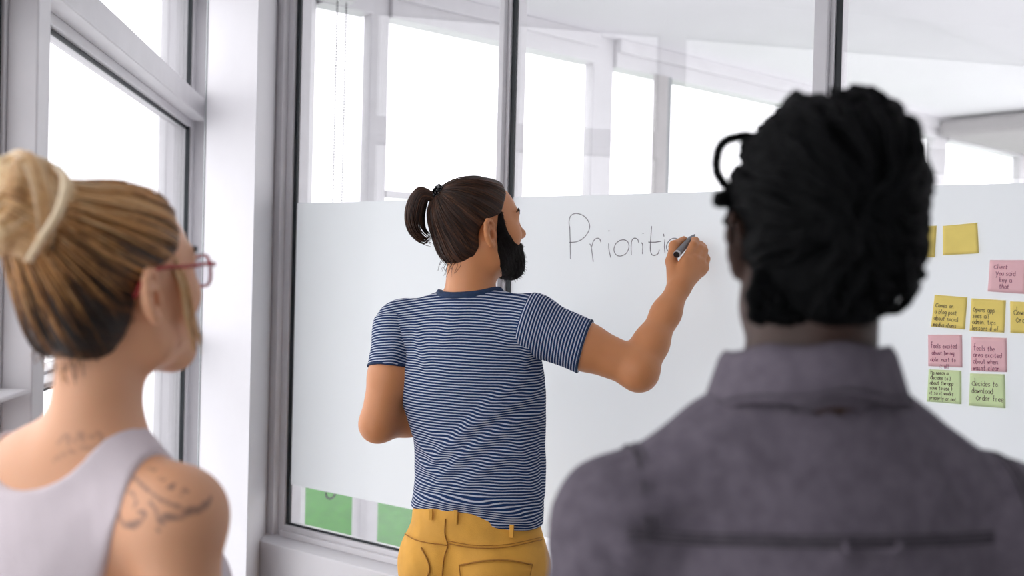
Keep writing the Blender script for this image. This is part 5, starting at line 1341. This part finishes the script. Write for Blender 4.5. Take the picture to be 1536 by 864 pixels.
    for jj, o_ in ((6, 0.0008),):
        ring = np.array([rw[jj] * 0.8 + rw[5] * 0.2 + nrm([*(rw[jj] - nc)[:2], 0]) * 0.0012 for rw in rows]); V, Fc = tube_geo([(np.vstack([ring, ring[:1]]), 0.0011)], 5); mesh_obj('collar_stitch', V, Fc, M['denim_seam'], co, True)
    legs(root, P_(0.86), r, f, M['charcoal'], [0.150, 0.160, 0.096, 0.068, 0.054], M['shoe_c'], 'trousers', 0.98, 0.09)
    return root
man_c = build_man_denim()
# ------------------------------------------------------------------ handwriting and sticky notes on the frosted glass
M['marker_ink'] = mat('grey_marker_ink', (0.20, 0.19, 0.21), 0.7, noise=0.5, nscale=90)
M['note_ink'] = mat('dark_note_ink', (0.12, 0.08, 0.06), 0.8, noise=0.3, nscale=200)
M['note_ink_red'] = mat('maroon_note_ink', (0.30, 0.04, 0.12), 0.8, noise=0.3, nscale=200)
PAPER = {'yellow': mat('yellow_paper', (1.0, 0.80, 0.22), 0.85, noise=0.05, nscale=30), 'pink': mat('pink_paper', (1.0, 0.62, 0.65), 0.85, noise=0.05, nscale=30), 'green': mat('green_paper', (0.78, 0.95, 0.52), 0.85, noise=0.05, nscale=30)}

def ribbon(paths, width):
    """flat pen strokes; paths are arrays of (s, z) on the partition plus a stand-off"""
    V, Fc = [], []
    for p, n_, place in paths:
        p = np.asarray(p, float); t = np.gradient(p, axis=0); t /= np.linalg.norm(t, axis=1)[:, None] + 1e-9; o = np.stack([-t[:, 1], t[:, 0]], 1) * width / 2
        b0 = len(V)
        for a, b in zip(p + o, p - o): V.append(place(*a, n_)); V.append(place(*b, n_))
        for i in range(len(p) - 1): Fc.append((b0 + 2 * i, b0 + 2 * i + 1, b0 + 2 * i + 3, b0 + 2 * i + 2))
    return V, Fc
zz = lambda L_: [(840 + x * 230 / 1536, 310 + y * 100 / 668) for x, y in L_]
word = [[(97, 200), (102, 350), (105, 525)], [(97, 215), (90, 150), (110, 90), (165, 68), (240, 95), (290, 160), (290, 235), (240, 310), (170, 350), (92, 360)],
        [(298, 372), (312, 400), (322, 470), (333, 552)], [(318, 400), (335, 345), (365, 318), (395, 322), (410, 355)],
        [(487, 368), (490, 430), (508, 510)], [(484, 243), (497, 243)],
        [(600, 338), (560, 370), (540, 430), (560, 480), (605, 495), (660, 470), (690, 410), (680, 355), (640, 332), (598, 338)],
        [(714, 485), (712, 400), (722, 335), (750, 315), (778, 330), (788, 362)], [(815, 360), (828, 385), (826, 475)], [(826, 268), (838, 267)],
        [(917, 195), (908, 330), (905, 430), (920, 480), (950, 488), (982, 470), (995, 432)], [(885, 355), (950, 356), (1015, 346)],
        [(1050, 330), (1046, 400), (1052, 467)], [(1036, 272), (1042, 300)],
        [(1085, 397), (1115, 396), (1150, 392), (1185, 375), (1190, 335), (1150, 316), (1105, 330), (1072, 375), (1068, 420), (1090, 450), (1130, 455)]]
gp = lambda s, z, n_: G.p(s, n_, z)
paths = []
for st in word:
    q = [G.hit(x, y, 0.0046) for x, y in zz(st)]
    q2 = np.array([((h[:2] - G.O) @ G.t, h[2]) for h in q]); paths.append((catmull(q2, 8), 0.0046, gp))
V, Fc = ribbon(paths, 0.0022)
hw = mesh_obj('handwriting', V, Fc, M['marker_ink'], WIN[1]); hw['label'] = 'thin grey handwritten letters spelling Prioritie'

# single-line lower-case letters, unit x-height
GL = {'a': [[(.7, .9), (.3, 1), (.05, .5), (.3, 0), (.7, .3), (.7, 1), (.75, 0)]], 'b': [[(.1, 1.8), (.1, 0), (.5, 0), (.75, .5), (.5, 1), (.1, .7)]], 'c': [[(.7, .85), (.35, 1), (.05, .5), (.35, 0), (.7, .15)]],
      'd': [[(.7, .8), (.3, 1), (.05, .5), (.3, 0), (.7, .3), (.7, 1.8), (.72, 0)]], 'e': [[(.08, .5), (.7, .55), (.5, 1), (.15, .85), (.05, .4), (.3, 0), (.7, .15)]], 'f': [[(.6, 1.7), (.35, 1.7), (.3, 0)], [(.1, .95), (.6, .95)]],
      'g': [[(.7, .9), (.3, 1), (.05, .5), (.3, .1), (.7, .4), (.7, 1), (.65, -.6), (.2, -.6)]], 'h': [[(.1, 1.8), (.1, 0)], [(.1, .7), (.45, 1), (.65, .7), (.68, 0)]], 'i': [[(.2, 1), (.22, 0)], [(.2, 1.4), (.24, 1.45)]],
      'k': [[(.1, 1.8), (.1, 0)], [(.6, 1), (.12, .45), (.65, 0)]], 'l': [[(.2, 1.8), (.2, .1), (.35, 0)]], 'm': [[(.05, 1), (.05, 0)], [(.05, .8), (.3, 1), (.42, 0)], [(.42, .8), (.7, 1), (.8, 0)]], 'n': [[(.1, 1), (.1, 0)], [(.1, .7), (.45, 1), (.65, .7), (.68, 0)]],
      'o': [[(.4, 1), (.08, .5), (.4, 0), (.72, .5), (.4, 1)]], 'p': [[(.1, 1), (.1, -.7)], [(.1, .8), (.5, 1), (.72, .5), (.45, 0), (.1, .2)]], 'r': [[(.1, 1), (.12, 0)], [(.12, .6), (.35, .95), (.6, .9)]], 's': [[(.6, .9), (.3, 1), (.15, .75), (.55, .35), (.4, 0), (.08, .1)]],
      't': [[(.3, 1.6), (.3, .1), (.55, 0)], [(.05, 1), (.6, 1)]], 'u': [[(.1, 1), (.12, .2), (.4, 0), (.65, .3), (.66, 1), (.7, 0)]], 'v': [[(.05, 1), (.35, 0), (.7, 1)]], 'w': [[(.02, 1), (.22, 0), (.42, .8), (.6, 0), (.82, 1)]], 'y': [[(.08, 1), (.35, .2)], [(.7, 1), (.2, -.6)]],
      'x': [[(.08, 1), (.68, 0)], [(.68, 1), (.08, 0)]], '-': [[(.05, .5), (.7, .5)]], '.': [[(.2, .05), (.25, 0)]], '#': [[(.25, 1.3), (.15, 0)], [(.6, 1.3), (.5, 0)], [(.05, .9), (.75, .95)], [(.02, .4), (.7, .45)]], ')': [[(.1, 1.7), (.4, .9), (.1, -.3)]]}
def write_note(lines, place, size):
    """lines: (text, x, y from the top, x-height) in note units 0..1"""
    out = []
    for txt, x, y, hgt in lines:
        hgt *= 0.84
        for chx in txt:
            if chx == ' ': x += hgt * 0.62; continue
            k = chx.lower(); sc_ = hgt * (1.45 if chx.isupper() else 1.0)
            for stk in GL.get(k, GL['n']):
                p = np.array([(x + a * sc_ * 0.95, y - b * sc_) for a, b in stk]) + RNG.normal(0, hgt * 0.03, (len(stk), 2))
                out.append((catmull(p, 3) if len(p) > 2 else p, 0.0, place))
            x += hgt * (0.98 if k in 'mw' else 0.55 if k in 'il.' else 0.84) * (1.3 if chx.isupper() else 1)
    return out
def note(corners, colour, label, lines, ink='note_ink', pw=0.0010):
    """corners in the photo: top-left, top-right, bottom-right, bottom-left"""
    q = np.array([G.hit(x, y, 0.006) for x, y in corners]); loc = q.mean(0)
    n = tag(empty('sticky_note', loc), label, 'sticky note', 'sticky notes on the frosted glass')
    nn = np.array([G.n[0], G.n[1], 0]); gx, gy = 10, 8
    def surf(u, v, off=0.0):        # v from the top; bottom edge curls away from the glass
        p = (q[0] * (1 - u) + q[1] * u) * (1 - v) + (q[3] * (1 - u) + q[2] * u) * v
        return p + nn * (off + 0.0045 * v * v + 0.0012 * v * math.sin(u * 5 + loc[2] * 40))
    V, Fc = [], []
    for lay in (0.0003, 0.0):
        for j in range(gy + 1):
            for i in range(gx + 1): V.append(surf(i / gx, j / gy, lay))
    N_ = (gx + 1) * (gy + 1)
    for j in range(gy):
        for i in range(gx):
            a = j * (gx + 1) + i; f_ = (a, a + gx + 1, a + gx + 2, a + 1); Fc.append(f_); Fc.append(tuple(N_ + k for k in f_[::-1]))
    rim = [i for i in range(gx + 1)] + [j * (gx + 1) + gx for j in range(1, gy + 1)] + [gy * (gx + 1) + i for i in range(gx - 1, -1, -1)] + [j * (gx + 1) for j in range(gy - 1, 0, -1)]
    for a, b in zip(rim, rim[1:] + rim[:1]): Fc.append((a, b, N_ + b, N_ + a))
    mesh_obj('paper', V, Fc, PAPER[colour], n, True)
    if lines:
        V, Fc = ribbon(write_note(lines, lambda u, v, _n: surf(u, v, 0.0006), 1), pw / 0.068)
        mesh_obj('handwriting', V, Fc, M[ink], n)
def rows(txts, y0, dy, h, x=0.10, ind=None): return [(t, x + (ind[i] if ind else 0), y0 + dy * i, h) for i, t in enumerate(txts)]
note([(1352, 340), (1405, 338.5), (1403, 386), (1350, 386)], 'yellow', 'yellow sticky note with four faint lines beside the blank yellow note', rows(['mm clock', 'new on', 'up core', 'now out'], .22, .22, .10, .12))
note([(1414, 339), (1466, 334), (1469, 380), (1415, 383)], 'yellow', 'blank yellow sticky note with no writing on it', None)
note([(1485, 390), (1540, 390), (1538, 441), (1482, 437)], 'pink', 'pink sticky note standing alone, higher than the other pink notes', rows(['Client', 'You said', 'key a', 'that'], .28, .20, .10, .12, [0, .06, .18, .18]), 'note_ink_red')
note([(1402, 442), (1451, 446), (1448, 494), (1397, 490)], 'yellow', 'yellow sticky note with four lines in light ink above a pink note', rows(['Comes on', 'a blog post', 'about social', 'media items'], .38, .20, .095, .06))
note([(1457, 447.5), (1509, 450.5), (1507, 499), (1455, 496)], 'yellow', 'yellow sticky note with dense dark writing between two yellow notes', rows(['Opens app', 'sees all', 'admin. tips.', 'lessons # of'], .40, .19, .10, .06))
note([(1515, 452), (1567, 454), (1567, 502), (1516, 499)], 'yellow', 'yellow sticky note with two short lines ending the row of yellow notes', rows(['Down', 'Oral'], .42, .24, .12, .10, [0, .06]))
note([(1392, 502), (1443, 502), (1444, 551), (1393, 549)], 'pink', 'pink sticky note above the densely written green note', rows(['Feels excited', 'about being', 'able. just to', 'it all'], .42, .21, .09, .07, [0, .04, 0, .25]), 'note_ink_red')
note([(1457, 505), (1510, 507), (1511, 558), (1457, 556)], 'pink', 'pink sticky note with four heavy lines above the three-line green note', rows(['Feels the', 'area excited', 'about when', 'wasnt clear'], .40, .19, .10, .06), 'note_ink_red')
note([(1393, 554), (1442, 556), (1443, 606), (1391, 602)], 'green', 'green sticky note crowded with six lines of small writing', rows(['He needs a', 'Decides to )', 'about the app', 'save to use )', 'it so it works', 'properly or not'], .15, .155, .08, .06))
note([(1455, 560), (1507, 561.5), (1509, 612), (1454, 608)], 'green', 'green sticky note with three lines of dark writing', rows(['Decides to', 'download', 'Order free'], .38, .22, .11, .06, [0, 0, .12]))
